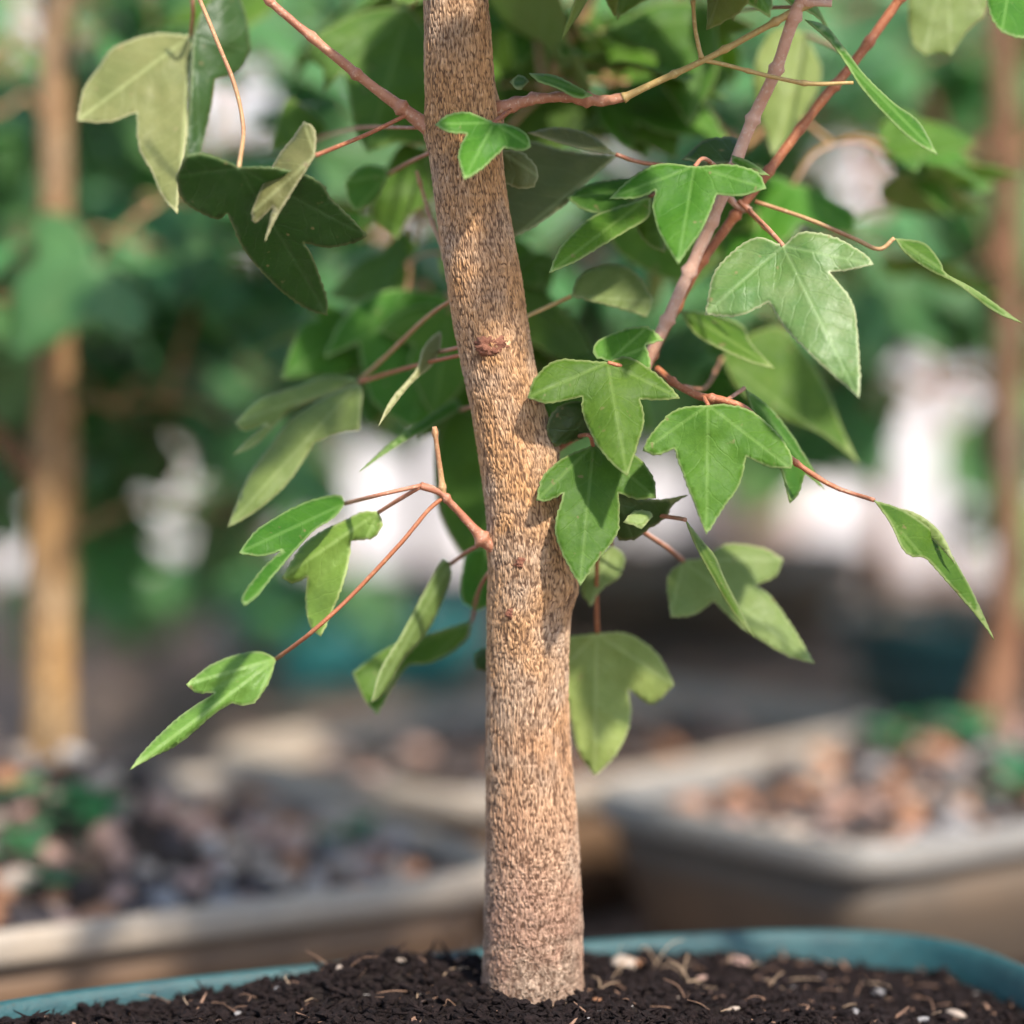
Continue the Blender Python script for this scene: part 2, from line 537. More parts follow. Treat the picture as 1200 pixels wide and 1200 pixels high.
def leaf_solid(P3, T, vd, al, ed, thick, scale):
    """two skins (slot 0 the one towards -Y, slot 1 the other) joined round the margin"""
    P3 = np.asarray(P3)
    n = len(P3)
    nr = np.zeros_like(P3)
    tri = np.array(T)
    e1 = P3[tri[:, 1]] - P3[tri[:, 0]]
    e2 = P3[tri[:, 2]] - P3[tri[:, 0]]
    fn = np.cross(e1, e2)
    for k in range(3):
        np.add.at(nr, tri[:, k], fn)
    nr /= np.linalg.norm(nr, axis=1)[:, None] + 1e-12
    verts = np.vstack([P3 + nr * thick / 2, P3 - nr * thick / 2])
    faces = [tuple(t) for t in T] + [(t[2] + n, t[1] + n, t[0] + n) for t in T]
    cnt = {}
    for t in T:
        for k in range(3):
            cnt[(t[k], t[(k + 1) % 3])] = 1
    rim = [(a, b) for a, b in cnt if (b, a) not in cnt]
    faces += [(a, a + n, b + n, b) for a, b in rim]
    me = mesh_from(verts, faces, 'leaf')
    mi = [0] * len(T) + [1] * len(T) + [0] * len(rim)
    me.polygons.foreach_set('material_index', mi)
    for nm, a in (('vd', vd), ('al', al), ('ed', ed)):
        attr(me, nm, np.concatenate([a, a]) * scale)
    return me


def traced_leaf(pts, Y0, gx, gy, cup, front, back, parent, bend=0.0, seed=0, serr=1.5, base=None):
    """leaf blade through photo outline, at its own depth Y0, tilted (gx, gy: metres back per metre right/up),
    folded along its veins (cup) and bent lengthwise (bend)"""
    xs_ = [p[0] for p in pts]; ys_ = [p[1] for p in pts]
    area = abs(sum(xs_[i] * ys_[i - 1] - xs_[i - 1] * ys_[i] for i in range(len(pts)))) / 2
    slim = area / max(1.0, (max(xs_) - min(xs_)) ** 2 + (max(ys_) - min(ys_)) ** 2)       # narrow or edge-on leaves show finer teeth
    V, T, vd, al, ed, b, tips = leaf_sheet(pts, seed=seed, serr=serr * min(1.0, 0.15 + slim * 3.2), base=base)
    cx, cy = V.mean(axis=0)
    x = (V[:, 0] - cx) * K
    y = (cy - V[:, 1]) * K
    rb = np.hypot(V[:, 0] - b.x, V[:, 1] - b.y) * K
    Y = Y0 + gx * x + gy * y + cup * np.minimum(vd, 60) * K + bend * rb * rb * 12
    q = np.stack([V[:, 0] / 38.0, V[:, 1] / 38.0, np.full(len(V), seed * 3.7)], 1)
    Y = Y + 0.0022 * vnoise(q, seed) + 0.0006 * vnoise(q * 3.1, seed + 5)
    P3 = [at(V[i, 0], V[i, 1], Y[i]) for i in range(len(V))]
    # orient triangles so that the first skin faces the camera
    t0 = T[0]
    s = (V[t0[1]][0] - V[t0[0]][0]) * (V[t0[2]][1] - V[t0[0]][1]) - (V[t0[1]][1] - V[t0[0]][1]) * (V[t0[2]][0] - V[t0[0]][0])
    T = [t[::-1] for t in T] if s > 0 else T
    me = leaf_solid([tuple(p) for p in P3], T, vd, al, ed, 0.00028, K)
    o = link('leaf', me, [M[front], M[back]])
    child(o, parent)
    bY = Y[int(np.argmin(rb))]
    return o, bY


def stem(name, pts, radii, mat, parent, seg=10, bumpy=0.12, sub=6, seed=0, node=0.0):
    v, f = tube(pts, radii, seg, sub, bumpy, seed, node)
    o = link(name, mesh_from(v, f, name), mat)
    child(o, parent)
    return o


def petiole(pts, r, mat, leaf_obj, seed=0):
    """pts: (px, py, Y)"""
    v, f = tube([at(*p) for p in pts], [r] * len(pts), 8, 6, 0.12, seed)
    o = link('petiole', mesh_from(v, f, 'petiole'), mat)
    o.parent = leaf_obj
    return o


# generic trident leaves for the trees behind, and for the parts of the crown without a traced outline
SHAPES = [
    [(0, 0), (16, -6), (40, -2), (62, 14), (72, 30, 1), (52, 36), (34, 40, 2), (36, 62), (22, 88), (2, 118, 1), (-18, 90), (-32, 62), (-30, 42, 2), (-50, 38), (-70, 34, 1), (-60, 14), (-38, -2), (-16, -6)],
    [(0, 0), (14, -2), (36, 10), (54, 34), (60, 54, 1), (40, 50), (26, 46, 2), (34, 72), (20, 100), (0, 124, 1), (-22, 96), (-32, 70), (-27, 46, 2), (-44, 50), (-62, 50, 1), (-52, 26), (-32, 4), (-14, -4)],
    [(0, 0), (20, -8), (48, -10), (70, -2), (82, 10, 1), (60, 24), (38, 32, 2), (36, 60), (18, 84), (-4, 108, 1), (-20, 82), (-32, 56), (-34, 32, 2), (-56, 26), (-76, 16, 1), (-64, -4), (-42, -10), (-18, -8)],
]


def generic_leaf(shape, cup, droop, top, under, grid, seed):
    V, T, vd, al, ed, b, tips = leaf_sheet(shape, step=grid * 0.9, grid=grid, serr=1.2 if grid < 9 else 0, seed=seed)
    s = 0.00045
    x, y = V[:, 0] * s, V[:, 1] * s
    z = cup * np.minimum(vd, 40) * s - droop * (y ** 2) * 12 - droop * x ** 2 * 9
    z = z + 0.002 * vnoise(np.stack([V[:, 0] / 40, V[:, 1] / 40, np.full(len(V), seed * 1.0)], 1), seed)
    P3 = np.stack([x, y + 0.03, z - 0.004], 1)
    t0 = T[0]
    sg = (V[t0[1]][0] - V[t0[0]][0]) * (V[t0[2]][1] - V[t0[0]][1]) - (V[t0[1]][1] - V[t0[0]][1]) * (V[t0[2]][0] - V[t0[0]][0])
    T = T if sg > 0 else [t[::-1] for t in T]
    me = leaf_solid(P3, T, vd, al, ed, 0.0003, s)
    # petiole in the same mesh
    v, f = tube([(0, 0, 0), (0, 0.015, 0.003), (0, 0.031, -0.004)], [0.0009, 0.0007, 0.0006], 5, 3)
    bm = bmesh.new()
    bm.from_mesh(me)
    bv = [bm.verts.new(p) for p in v]
    for q in f:
        fc = bm.faces.new([bv[i] for i in q])
        fc.material_index = 2
    bm.to_mesh(me)
    bm.free()
    for m in (M[top], M[under], M['stem_tan']):
        me.materials.append(m)
    me.polygons.foreach_set('use_smooth', [True] * len(me.polygons))
    return me


LEAVES_FINE = [generic_leaf(SHAPES[i % 3], (-0.15, 0.25, 0.1)[i % 3], (0.3, 0.6, 0.9)[i // 3 % 3], 'leaf_top', 'leaf_under', 7, 100 + i) for i in range(6)]
LEAVES_FAR = [generic_leaf(SHAPES[i % 3], (0.2, -0.2, 0.3)[i % 3], (0.4, 0.8, 1.1)[i // 3 % 3], 'leaf_far', 'leaf_far_under', 14, 200 + i) for i in range(6)]

LEAVES_LIGHT = [generic_leaf(SHAPES[i % 3], (0.2, -0.2, 0.3)[i % 3], (0.4, 0.8, 1.1)[i // 3 % 3], 'leaf_light', 'leaf_light', 14, 300 + i) for i in range(6)]


def put_leaf(me, p, d, up, s, parent):
    d = d.normalized()
    x = d.cross(up).normalized()
    z = x.cross(d)
    o = bpy.data.objects.new('leaf', me)
    COL.objects.link(o)
    mw = Matrix.Translation(p) @ Matrix((x, d, z)).transposed().to_4x4() @ Matrix.Diagonal((s, s, s, 1))
    o.parent = parent
    o.matrix_parent_inverse = Matrix.Translation(-parent.location)
    o.matrix_basis = mw
    return o


# ------------------------------------------------------------------ setting: ground, white boarded wall
GZ = -0.088
gr = bmesh.new()
n = 120
gv = [[gr.verts.new((x, y, GZ + 0.004 * mnoise.noise(Vector((x * 7, y * 7, 0))))) for x in np.linspace(-6, 6, n)] for y in np.linspace(-3, 9, n)]
for j in range(n - 1):
    for i in range(n - 1):
        gr.faces.new((gv[j][i], gv[j][i + 1], gv[j + 1][i + 1], gv[j + 1][i]))
gme = bpy.data.meshes.new('ground')
gr.to_mesh(gme); gr.free()
tag(link('ground', gme, M['ground']), None, None, kind='structure')


def box_mesh(sx, sy, sz, bev=0.004):
    bm = bmesh.new()
    bmesh.ops.create_cube(bm, size=1)
    bmesh.ops.scale(bm, vec=(sx, sy, sz), verts=bm.verts)
    bmesh.ops.bevel(bm, geom=bm.edges[:], offset=bev, segments=2, affect='EDGES')
    me = bpy.data.meshes.new('box')
    bm.to_mesh(me); bm.free()
    return me


wall = empty('boarded_wall', (0, 2.25, GZ))
tag(wall, 'white boarded wall far behind the potted trees', 'wall')
bme = box_mesh(0.39, 0.03, 1.9)
bme.materials.append(M['white_board'])
for k in range(11):
    o = bpy.data.objects.new('board', bme)
    COL.objects.link(o)
    o.parent = wall
    o.location = (-2.0 + 0.4 * k, 0.006 * (k % 2), 0.95)
pme = box_mesh(0.07, 0.07, 2.0)
pme.materials.append(M['post'])
for x in (-1.3, 0.28, 1.4):
    o = bpy.data.objects.new('post', pme)
    COL.objects.link(o)
    o.parent = wall
    o.location = (x, -0.06, 1.0)


# ------------------------------------------------------------------ pots
def plan(a, b, n_exp, k, seg=72):
    """outline of a rounded pot plan, offset outwards by k"""
    out = []
    for i in range(seg):
        t = 2 * math.pi * i / seg
        c, s = math.cos(t), math.sin(t)
        out.append(((a + k) * math.copysign(abs(c) ** (2 / n_exp), c), (b + k) * math.copysign(abs(s) ** (2 / n_exp), s)))
    return out


def loft(profile, a, b, e, close_bottom=False, closed=False, seg=96):
    verts, faces = [], []
    for k, z in profile:
        verts += [(x, y, z) for x, y in plan(a, b, e, k, seg)]
    m = len(profile)
    for j in range(m if closed else m - 1):
        j2 = (j + 1) % m
        for i in range(seg):
            i2 = (i + 1) % seg
            faces.append((j * seg + i, j * seg + i2, j2 * seg + i2, j2 * seg + i))
    if close_bottom:
        faces.append(tuple(range(seg - 1, -1, -1)))
    return mesh_from(verts, faces, 'pot')


def pot(name, label, x, y, rim_z, rot, a, b, e, body_mat, rim_mat, group=None):
    """a, b: outer half sizes of the rim; stands on the ground on four feet"""
    p = empty(name, (x, y, GZ))
    p.rotation_euler.z = rot
    tag(p, label, 'pot', group)
    h = rim_z - GZ
    # outer wall leans in towards the foot, inner wall back down to the inside floor
    body = loft([(-0.024, 0.012), (-0.021, 0.016), (-0.012, h * 0.55), (-0.007, h - 0.016), (-0.0098, h - 0.017), (-0.020, h * 0.5), (-0.030, 0.024)], a, b, e, True)
    n0 = len(body.polygons)
    o = link('body', body, body_mat, p)
    rim = loft([(-0.0075, h - 0.0155), (-0.0025, h - 0.0145), (-0.0015, h - 0.0115), (-0.0015, h - 0.003), (-0.0025, h - 0.0006), (-0.0038, h), (-0.0055, h), (-0.0068, h - 0.0010), (-0.0080, h - 0.004), (-0.0100, h - 0.0175)], a, b, e)
    link('rim', rim, rim_mat, p)
    fm = box_mesh(0.036, 0.03, 0.0135, 0.003)
    fm.materials.append(body_mat)
    for sx in (-1, 1):
        for sy in (-1, 1):
            f = bpy.data.objects.new('foot', fm)
            COL.objects.link(f)
            f.parent = p
            f.location = (sx * (a - 0.07), sy * (b - 0.05), 0.0065)
    return p


def in_plan(x, y, a, b, e):
    return (abs(x) / a) ** e + (abs(y) / b) ** e


ICO_V, ICO_F = None, None
_bm = bmesh.new()
bmesh.ops.create_icosphere(_bm, subdivisions=1, radius=1)
ICO_V = np.array([v.co[:] for v in _bm.verts]); ICO_F = np.array([[v.index for v in f.verts] for f in _bm.faces])
_bm.free()


def stone_mesh(seed, sub=2, rough=0.28):
    bm = bmesh.new()
    bmesh.ops.create_icosphere(bm, subdivisions=sub, radius=1)
    for v in bm.verts:
        q = v.co * 0.9 + Vector((seed * 9.1, 0, 0))
        v.co *= 1 + rough * mnoise.noise(q) + rough * 0.5 * mnoise.noise(q * 2.3)
        v.co.z *= 0.72
    me = bpy.data.meshes.new('stone')
    bm.to_mesh(me); bm.free()
    me.polygons.foreach_set('use_smooth', [True] * len(me.polygons))
    return me


STONE_MESHES = []
for k in range(5):
    row = []
    for m in STONES:
        me = stone_mesh(k + 1)
        me.materials.append(m)
        row.append(me)
    STONE_MESHES.append(row)


def bed_height(x, y, a, b, e, edge, top, peak=(0, 0)):
    """heaped up at peak, level with edge along the pot wall"""
    r = min(1.0, math.hypot(x - peak[0], y - peak[1]) / (max(a, b) * 0.85))
    q = min(1.0, in_plan(x, y, a, b, e))
    return edge + (top - edge) * (1 - r) ** 1.2 * (1 - q ** 3)


def soil_lump(x, y):
    """heap beside the trunk, and the fill sinking towards one end of the front pot"""
    return 0.0105 * math.exp(-((x + 0.020) ** 2 / 0.0016 + (y - 0.058) ** 2 / 0.0005)) - 0.085 * max(0.0, x - 0.11) + 0.003 * math.exp(-((x - 0.022) ** 2 + (y - 0.021) ** 2) / 0.0009)


def bed_mesh(x0, y0, rot, a, b, e, edge, top, res=90, amp=0.003, freq=90, extra=None, peak=(0, 0)):
    """mounded fill of a pot, as a disc mesh in pot coordinates"""
    verts, faces = [], []
    rings = res // 2
    seg = 120
    for j in range(rings + 1):
        s = j / rings
        for i in range(seg):
            t = 2 * math.pi * i / seg
            c, sn = math.cos(t), math.sin(t)
            x = s * a * math.copysign(abs(c) ** (2 / e), c)
            y = s * b * math.copysign(abs(sn) ** (2 / e), sn)
            z = bed_height(x, y, a, b, e, edge, top, peak) + amp * mnoise.noise(Vector((x * freq, y * freq, 3))) + amp * 0.6 * mnoise.noise(Vector((x * freq * 2.7, y * freq * 2.7, 8)))
            verts.append((x, y, z + (extra(x, y) if extra else 0)))
    for j in range(rings):
        for i in range(seg):
            i2 = (i + 1) % seg
            faces.append((j * seg + i, (j + 1) * seg + i, (j + 1) * seg + i2, j * seg + i2))
    return mesh_from(verts, faces, 'bed')


def gravel(label, px_, py_, rot, a, b, e, edge, top, count, weights, size, group=None, seed=1, peak=(0, 0)):
    g = empty('gravel_bed', (px_, py_, 0))
    g.rotation_euler.z = rot
    tag(g, label, 'gravel', group)
    link('grit', bed_mesh(0, 0, 0, a, b, e, edge, top, peak=peak), M['grit'], g)
    rnd = random.Random(seed)
    got, tries = [], 0
    while len(got) < count and tries < count * 60:
        tries += 1
        x, y = rnd.uniform(-a, a), rnd.uniform(-b, b)
        if in_plan(x, y, a - size, b - size, e) > 1:
            continue
        # camera-side first: only stones the camera can see of the bed
        w = Matrix.Rotation(rot, 3, 'Z') @ Vector((x, y, 0)) + Vector((px_, py_, 0))
        sx, sy = pix(Vector((w.x, w.y, edge)))
        if sx < -170 or sx > 1330 or sy > 1260:
            continue
        s = size * rnd.choice((0.55, 0.75, 0.9, 1.1, 1.3))
        if any((x - q[0]) ** 2 + (y - q[1]) ** 2 < (0.72 * (s + q[2])) ** 2 for q in got):
            continue
        got.append((x, y, s))
        mi = rnd.choices(range(6), weights)[0]
        o = bpy.data.objects.new('stone', STONE_MESHES[rnd.randrange(5)][mi])
        COL.objects.link(o)
        o.parent = g
        o.location = (x, y, bed_height(x, y, a, b, e, edge, top, peak) + s * 0.30)
        o.rotation_euler = (rnd.uniform(-0.4, 0.4), rnd.uniform(-0.4, 0.4), rnd.uniform(0, 6.28))
        o.scale = (s * rnd.uniform(0.8, 1.25), s * rnd.uniform(0.8, 1.1), s * rnd.uniform(0.8, 1.1))
    return g


R = math.radians
# the teal pot of the tree in front
A1, B1, E1 = 0.212, 0.098, 3.2
R1 = R(20.5)
c1 = Vector((-0.007, -0.028))
pot('bonsai_pot', 'teal glazed oval pot full of dark soil holding the sharp textured trunk', c1.x, c1.y, 0.001, R1, A1, B1, E1, M['teal'], M['teal_rim'])
# gravelled clay pots behind
RA = R(31)
pot('bonsai_pot', 'tan rimmed clay pot of mixed gravel under the thick straight tan trunk', -0.208, 0.328, -0.012, RA, 0.166, 0.154, 9, M['clay'], M['clay_rim'])
RB = R(39)
pot('bonsai_pot', 'grey rimmed dark clay pot of gravel around the reddish brown trunk', 0.256, 0.462, 0.0, RB, 0.212, 0.104, 9, M['dark_clay'], M['grey_rim'])
RC = R(47)
pot('bonsai_pot', 'pale rimmed brown pot set cornerwise behind the textured trunk', 0.028, 0.606, -0.004, RC, 0.185, 0.118, 6, M['clay'], M['clay_rim'])
pot('bonsai_pot', 'small teal pot on the ground behind the pale rimmed cornerwise pot', -0.13, 1.32, 0.0, R(10), 0.12, 0.09, 3, M['teal'], M['teal_rim'])
pot('bonsai_pot', 'dark teal pot behind the grey rimmed gravel pot', 0.43, 1.12, 0.0, R(-15), 0.19, 0.11, 3, M['dark_teal'], M['dark_teal'])
pot('bonsai_pot', 'dark clay pot far back beside the white boarded wall', 0.16, 1.62, 0.0, R(8), 0.17, 0.1, 4, M['dark_clay'], M['grey_rim'])

def local(w, cx, cy, rot):
    return ((w.x - cx) * math.cos(rot) + (w.y - cy) * math.sin(rot), -(w.x - cx) * math.sin(rot) + (w.y - cy) * math.cos(rot))


PKA = local(at(60, 890, 0.33), -0.208, 0.328, RA)
PKB = local(at(1163, 850, 0.50), 0.256, 0.462, RB)
gravel('mixed beige, orange and grey gravel mounded round the thick tan trunk', -0.208, 0.328, RA, 0.154, 0.142, 9, -0.020, 0.034, 300, (5, 4, 3, 2, 5, 1), 0.0070, seed=3, peak=PKA)
gravel('pinkish gravel mounded round the reddish brown trunk', 0.256, 0.462, RB, 0.200, 0.092, 9, -0.012, 0.018, 290, (2, 3, 2.5, 2, 9, 0.3), 0.0062, seed=5, peak=PKB)
gravel('dull brown gravel in the pale rimmed cornerwise pot', 0.028, 0.606, RC, 0.171, 0.104, 6, -0.022, -0.006, 150, (0.6, 3, 2, 1.5, 10, 0), 0.0062, seed=8)
gravel('grey gravel filling the small teal pot', -0.13, 1.32, R(10), 0.108, 0.078, 3, -0.012, 0.008, 60, (1, 2, 1, 3, 6, 0), 0.010, seed=9)
gravel('dark gravel filling the dark teal pot', 0.43, 1.12, R(-15), 0.176, 0.096, 3, -0.012, 0.008, 60, (2, 4, 2, 2, 4, 0), 0.010, seed=10)
gravel('brown gravel in the far dark clay pot', 0.16, 1.62, R(8), 0.156, 0.086, 4, -0.012, 0.008, 40, (2, 3, 1, 3, 6, 0), 0.011, seed=11)

# ------------------------------------------------------------------ soil of the front pot
SA, SB = A1 - 0.0097, B1 - 0.0097
soil = link('potting_soil', bed_mesh(0, 0, 0, SA, SB, E1, -0.006, 0.002, 160, 0.0035, 70, soil_lump), M['soil'])
soil.location = (c1.x, c1.y, 0)
soil.rotation_euler.z = R1
tag(soil, 'dark crumbly potting soil around the textured trunk base', 'soil', kind='stuff')


def soil_z(x, y):
    return soil_lump(x, y) + bed_height(x, y, SA, SB, E1, -0.006, 0.002) + 0.0035 * mnoise.noise(Vector((x * 70, y * 70, 3))) + 0.0021 * mnoise.noise(Vector((x * 189, y * 189, 8)))


cv, cf, nv, sizes = [], [], 0, []
rnd = random.Random(11)
NC = 30000
for k in range(NC):
    while True:
        x, y = rnd.uniform(-SA, SA), rnd.uniform(-SB, SB)
        if in_plan(x, y, SA - 0.002, SB - 0.002, E1) > 1:
            continue
        wy = x * math.sin(R1) + y * math.cos(R1)
        if wy > -0.05 or rnd.random() < 0.12:
            break
    s = rnd.choice((0.0004, 0.0005, 0.0006, 0.0008, 0.001, 0.0014, 0.0019)) * rnd.uniform(0.7, 1.3)
    j = ICO_V * RNG.uniform(0.55, 1.25, (12, 1)) * (np.array([rnd.uniform(0.7, 1.5), rnd.uniform(0.7, 1.3), rnd.uniform(0.6, 1.1)]) if k % 4 else np.array([rnd.uniform(2.0, 4.5), 0.4, 0.3])) * s
    if k % 4 == 0:
        tl = rnd.uniform(-0.7, 0.7)
        j = np.stack([j[:, 0] * math.cos(tl), j[:, 1], j[:, 2] + j[:, 0] * math.sin(tl)], 1)
    a_ = rnd.uniform(0, 6.28)
    ca, sa = math.cos(a_), math.sin(a_)
    j = np.stack([j[:, 0] * ca - j[:, 1] * sa, j[:, 0] * sa + j[:, 1] * ca, j[:, 2]], 1)
    sizes.append(s)
    cv.append(j + np.array([x, y, soil_z(x, y) + s * rnd.uniform(0.1, 0.9)]))
    cf.append(ICO_F + nv)
    nv += 12
cme = bpy.data.meshes.new('crumb')
cme.from_pydata(np.vstack(cv).tolist(), [], np.vstack(cf).tolist())
crumbs = link('crumb', cme, M['clod'], soil, smooth=False)
crumbs['kind'] = 'stuff'
# pale and reddish specks of grit in the soil: every 9th crumb or so carries another mineral
for m_ in (STONES[5], STONES[1], STONES[3], M['root']):
    cme.materials.append(m_)
slv = (np.arange(NC) % 4 == 0) & (RNG.random(NC) < 0.07)
pick = np.where((RNG.random(NC) < 0.03) & (np.array(sizes) < 0.0008), RNG.integers(1, 4, NC), 0)
pick = np.where(slv, 4, pick)
cme.polygons.foreach_set('material_index', np.repeat(pick, 20).astype(np.int32))


def on_soil(px_, py_):
    """pot coordinates of the soil under a photo pixel"""
    u, v = (px_ - 600) * K, (600 - py_) * K
    t = (-0.002 - CAM.z) / (v * CP - SP)
    w = Vector((t * u - c1.x, CAM.y + t * (v * SP + CP) - c1.y))
    return w.x * math.cos(R1) + w.y * math.sin(R1), -w.x * math.sin(R1) + w.y * math.cos(R1)


chips = [(735, 1136, 0.0042, 0), (752, 1137, 0.0030, 2), (745, 1160, 0.0014, 5), (792, 1172, 0.0016, 0), (868, 1124, 0.0026, 1), (890, 1112, 0.0026, 3),
         (1120, 1166, 0.0032, 0), (1078, 1180, 0.0022, 3), (398, 1170, 0.0014, 0), (470, 1163, 0.0013, 0), (1030, 1150, 0.0022, 3), (930, 1150, 0.0013, 3),
         (820, 1150, 0.0018, 1), (1000, 1176, 0.0022, 3), (540, 1150, 0.0018, 3), (280, 1186, 0.0016, 3), (700, 1182, 0.0018, 2), (860, 1186, 0.0020, 0), (960, 1125, 0.0022, 4), (330, 1176, 0.0016, 3)]
for k, (x, y, s, mi) in enumerate(chips):
    lx, ly = on_soil(x, y)
    if in_plan(lx, ly, SA - 0.004, SB - 0.004, E1) > 1:
        continue
    o = bpy.data.objects.new('stone', STONE_MESHES[k % 5][mi])
    COL.objects.link(o)
    o.parent = soil
    o.location = (lx, ly, soil_z(lx, ly) + s * 0.45)
    o.rotation_euler = (0.3, 0.2, k * 1.3)
    o.scale = (s * 1.5, s, s * 0.8)
fib = [(rnd.uniform(690, 1150), rnd.uniform(1125, 1192)) for _ in range(55)] + [(rnd.uniform(200, 560), rnd.uniform(1165, 1195)) for _ in range(26)] + [(722, 1150), (727, 1140), (765, 1140), (772, 1135), (715, 1160), (800, 1150), (812, 1160)]
for k, (x, y) in enumerate(fib):
    lx, ly = on_soil(x, y)
    if in_plan(lx, ly, SA - 0.012, SB - 0.012, E1) > 1:
        continue
    L = rnd.uniform(0.005, 0.014)
    an = rnd.uniform(0, 6.28)
    lift = rnd.choice((0.0002, 0.0005, 0.001, 0.003)) if k < 81 else 0.007
    z0 = soil_z(lx, ly) + 0.0012
    p = [(lx, ly, z0), (lx + L * 0.5 * math.cos(an), ly + L * 0.4 * math.sin(an), z0 + lift + 0.0008), (lx + L * math.cos(an + rnd.uniform(-0.5, 0.5)), ly + L * 0.8 * math.sin(an), z0 + lift * rnd.uniform(0.3, 2.0) + 0.0006)]
    v, f = tube(p, [0.0002, 0.00018, 0.0001], 5, 4)
    link('root_fibre', mesh_from(v, f, 'root_fibre'), M['straw' if k % 3 == 0 or k >= 81 else 'root'], soil)


# ------------------------------------------------------------------ trunks
def trunk_mesh(rows, Y, segs, zrows, amp, seed, vs=1.0, bumps=()):
    """rows: (py, left px, right px) from the top down; a real round stem at depth Y with bark relief"""
    ys = np.array([r[0] for r in rows], float)
    order = np.argsort(ys)
    yy = np.linspace(ys.min(), ys.max(), zrows)

    def interp(col):
        pts = [(rows[i][0], rows[i][col]) for i in order]
        cr = catmull([(p[0], p[1], 0) for p in pts], 10)
        return np.interp(yy, [c.x for c in cr], [c.y for c in cr])
    Lx, Rx = interp(1), interp(2)
    cen = np.array([at((l + r) / 2, y, Y)[:] for l, r, y in zip(Lx, Rx, yy)])
    lft = np.array([at(l, y, Y)[:] for l, y in zip(Lx, yy)])
    rad = np.abs(cen[:, 0] - lft[:, 0])
    nb = segs // 4                                                       # finer towards the light than on the back
    th = np.concatenate([np.linspace(0, np.pi, nb, endpoint=False), np.linspace(np.pi, 2 * np.pi, segs - nb, endpoint=False)])
    TH, ZI = np.meshgrid(th, np.arange(zrows))
    r = rad[ZI]
    cx, cy, cz = cen[:, 0][ZI], cen[:, 1][ZI], cen[:, 2][ZI]
    ct, st = np.cos(TH), np.sin(TH)
    R0 = 0.0165
    low = np.clip((0.13 - cz) / 0.10, 0, 1) * vs                         # 1 at the foot, 0 in the middle of the stem
    f1 = (ct * R0).ravel(); f2 = (st * R0).ravel(); z = cz.ravel(); lw = low.ravel()
    warp = 0.0014 * vnoise(np.stack([f1 * 260, f2 * 260, z * 120], 1), seed + 9)
    zs = 460 + 900 * lw                                                    # furrows long on the stem, granular at the foot
    q = np.stack([(f1 + warp) * 1500, (f2 + warp) * 1500, z * zs], 1)
    n1 = vnoise(q, seed)
    n2 = vnoise(q * np.array([1.9, 1.9, 1.3]) + 17, seed + 1)
    n3 = vnoise(np.stack([f1 * 1400, f2 * 1400, z * 900], 1), seed + 2)
    ridge = 1 - np.abs(n1 * 0.75 + n2 * 0.35) * 2.2                        # 1 in the furrow
    bark = np.clip(0.75 - ridge * 0.7 * (1 - 0.1 * lw) + (0.3 + 0.25 * lw) * n3, 0, 1)
    big = vnoise(np.stack([f1 * 70, f2 * 70, z * 35], 1), seed + 3)
    hor = vnoise(np.stack([f1 * 60, f2 * 60, z * 420], 1), seed + 4) * lw
    disp = amp * (bark - 0.6) + amp * 0.9 * big + amp * 0.5 * hor
    rr = r.ravel() + disp
    if bumps:
        ft = np.exp(-np.clip(z + 0.004, 0, None) / 0.007)
        tt = TH.ravel()
        rr = rr + ft * 0.0022 * (0.4 + np.sin(3 * tt + 1.1) * 0.7 + np.sin(5 * tt + 0.3) * 0.5) 
    for (bt, bz, bs, bh) in bumps:                                        # branch collars and healed scars
        da = np.abs((TH.ravel() - bt + np.pi) % (2 * np.pi) - np.pi) * R0
        rr = rr + bh * np.exp(-(da ** 2 + (z - bz) ** 2) / (2 * bs * bs))
    X = cx.ravel() + rr * ct.ravel()
    Yv = cy.ravel() + rr * st.ravel()
    verts = np.stack([X, Yv, z], 1)
    i = np.arange(zrows - 1)[:, None] * segs
    k = np.arange(segs)[None, :]
    k2 = (k + 1) % segs
    F = np.stack([i + k, i + segs + k, i + segs + k2, i + k2], 2).reshape(-1, 4)
    F = F[:, ::-1]
    me = bpy.data.meshes.new('trunk')
    me.from_pydata(verts.tolist(), [], F.tolist())
    me.update()
    attr(me, 'bark', bark)
    return me


tree = empty('maple_tree', (0.006, 0.0, 0.0))
tag(tree, 'leaning maple with sharp textured bark and three lobed leaves in the teal pot', 'tree')
ROWS = [(-60, 490, 566), (0, 495, 571), (90, 498, 580), (150, 502, 587), (200, 506, 591), (270, 515, 601), (330, 524, 612), (390, 534, 622), (440, 544, 631), (490, 554, 642), (560, 564, 657),
        (610, 569, 667), (650, 572, 674), (690, 572, 676), (725, 571, 669), (790, 571, 667), (870, 570, 669), (950, 569, 675), (1020, 568, 679), (1090, 566, 682), (1140, 564, 682), (1160, 561, 684), (1176, 556, 689), (1200, 545, 700)]
H_ = lambda px_, py_: at(px_, py_, 0).z
PI = math.pi
COLLARS = [(PI, H_(505, 153), 0.0045, 0.0016), (0.1, H_(585, 133), 0.0045, 0.0018), (PI + 0.35, H_(575, 638), 0.0035, 0.0014), (0.15, H_(645, 522), 0.006, 0.002),
           (PI * 1.5 - 0.03, H_(575, 405), 0.0035, 0.0008), (PI * 1.5 - 0.1, H_(615, 660), 0.003, 0.0006), (PI * 1.5 - 0.35, H_(602, 720), 0.003, 0.0006), (-0.4, H_(670, 690), 0.004, 0.0012)]
trunk = link('trunk', trunk_mesh(ROWS, 0.0, 400, 1700, 0.00045, 3, 1.0, COLLARS), M['bark'])
child(trunk, tree)


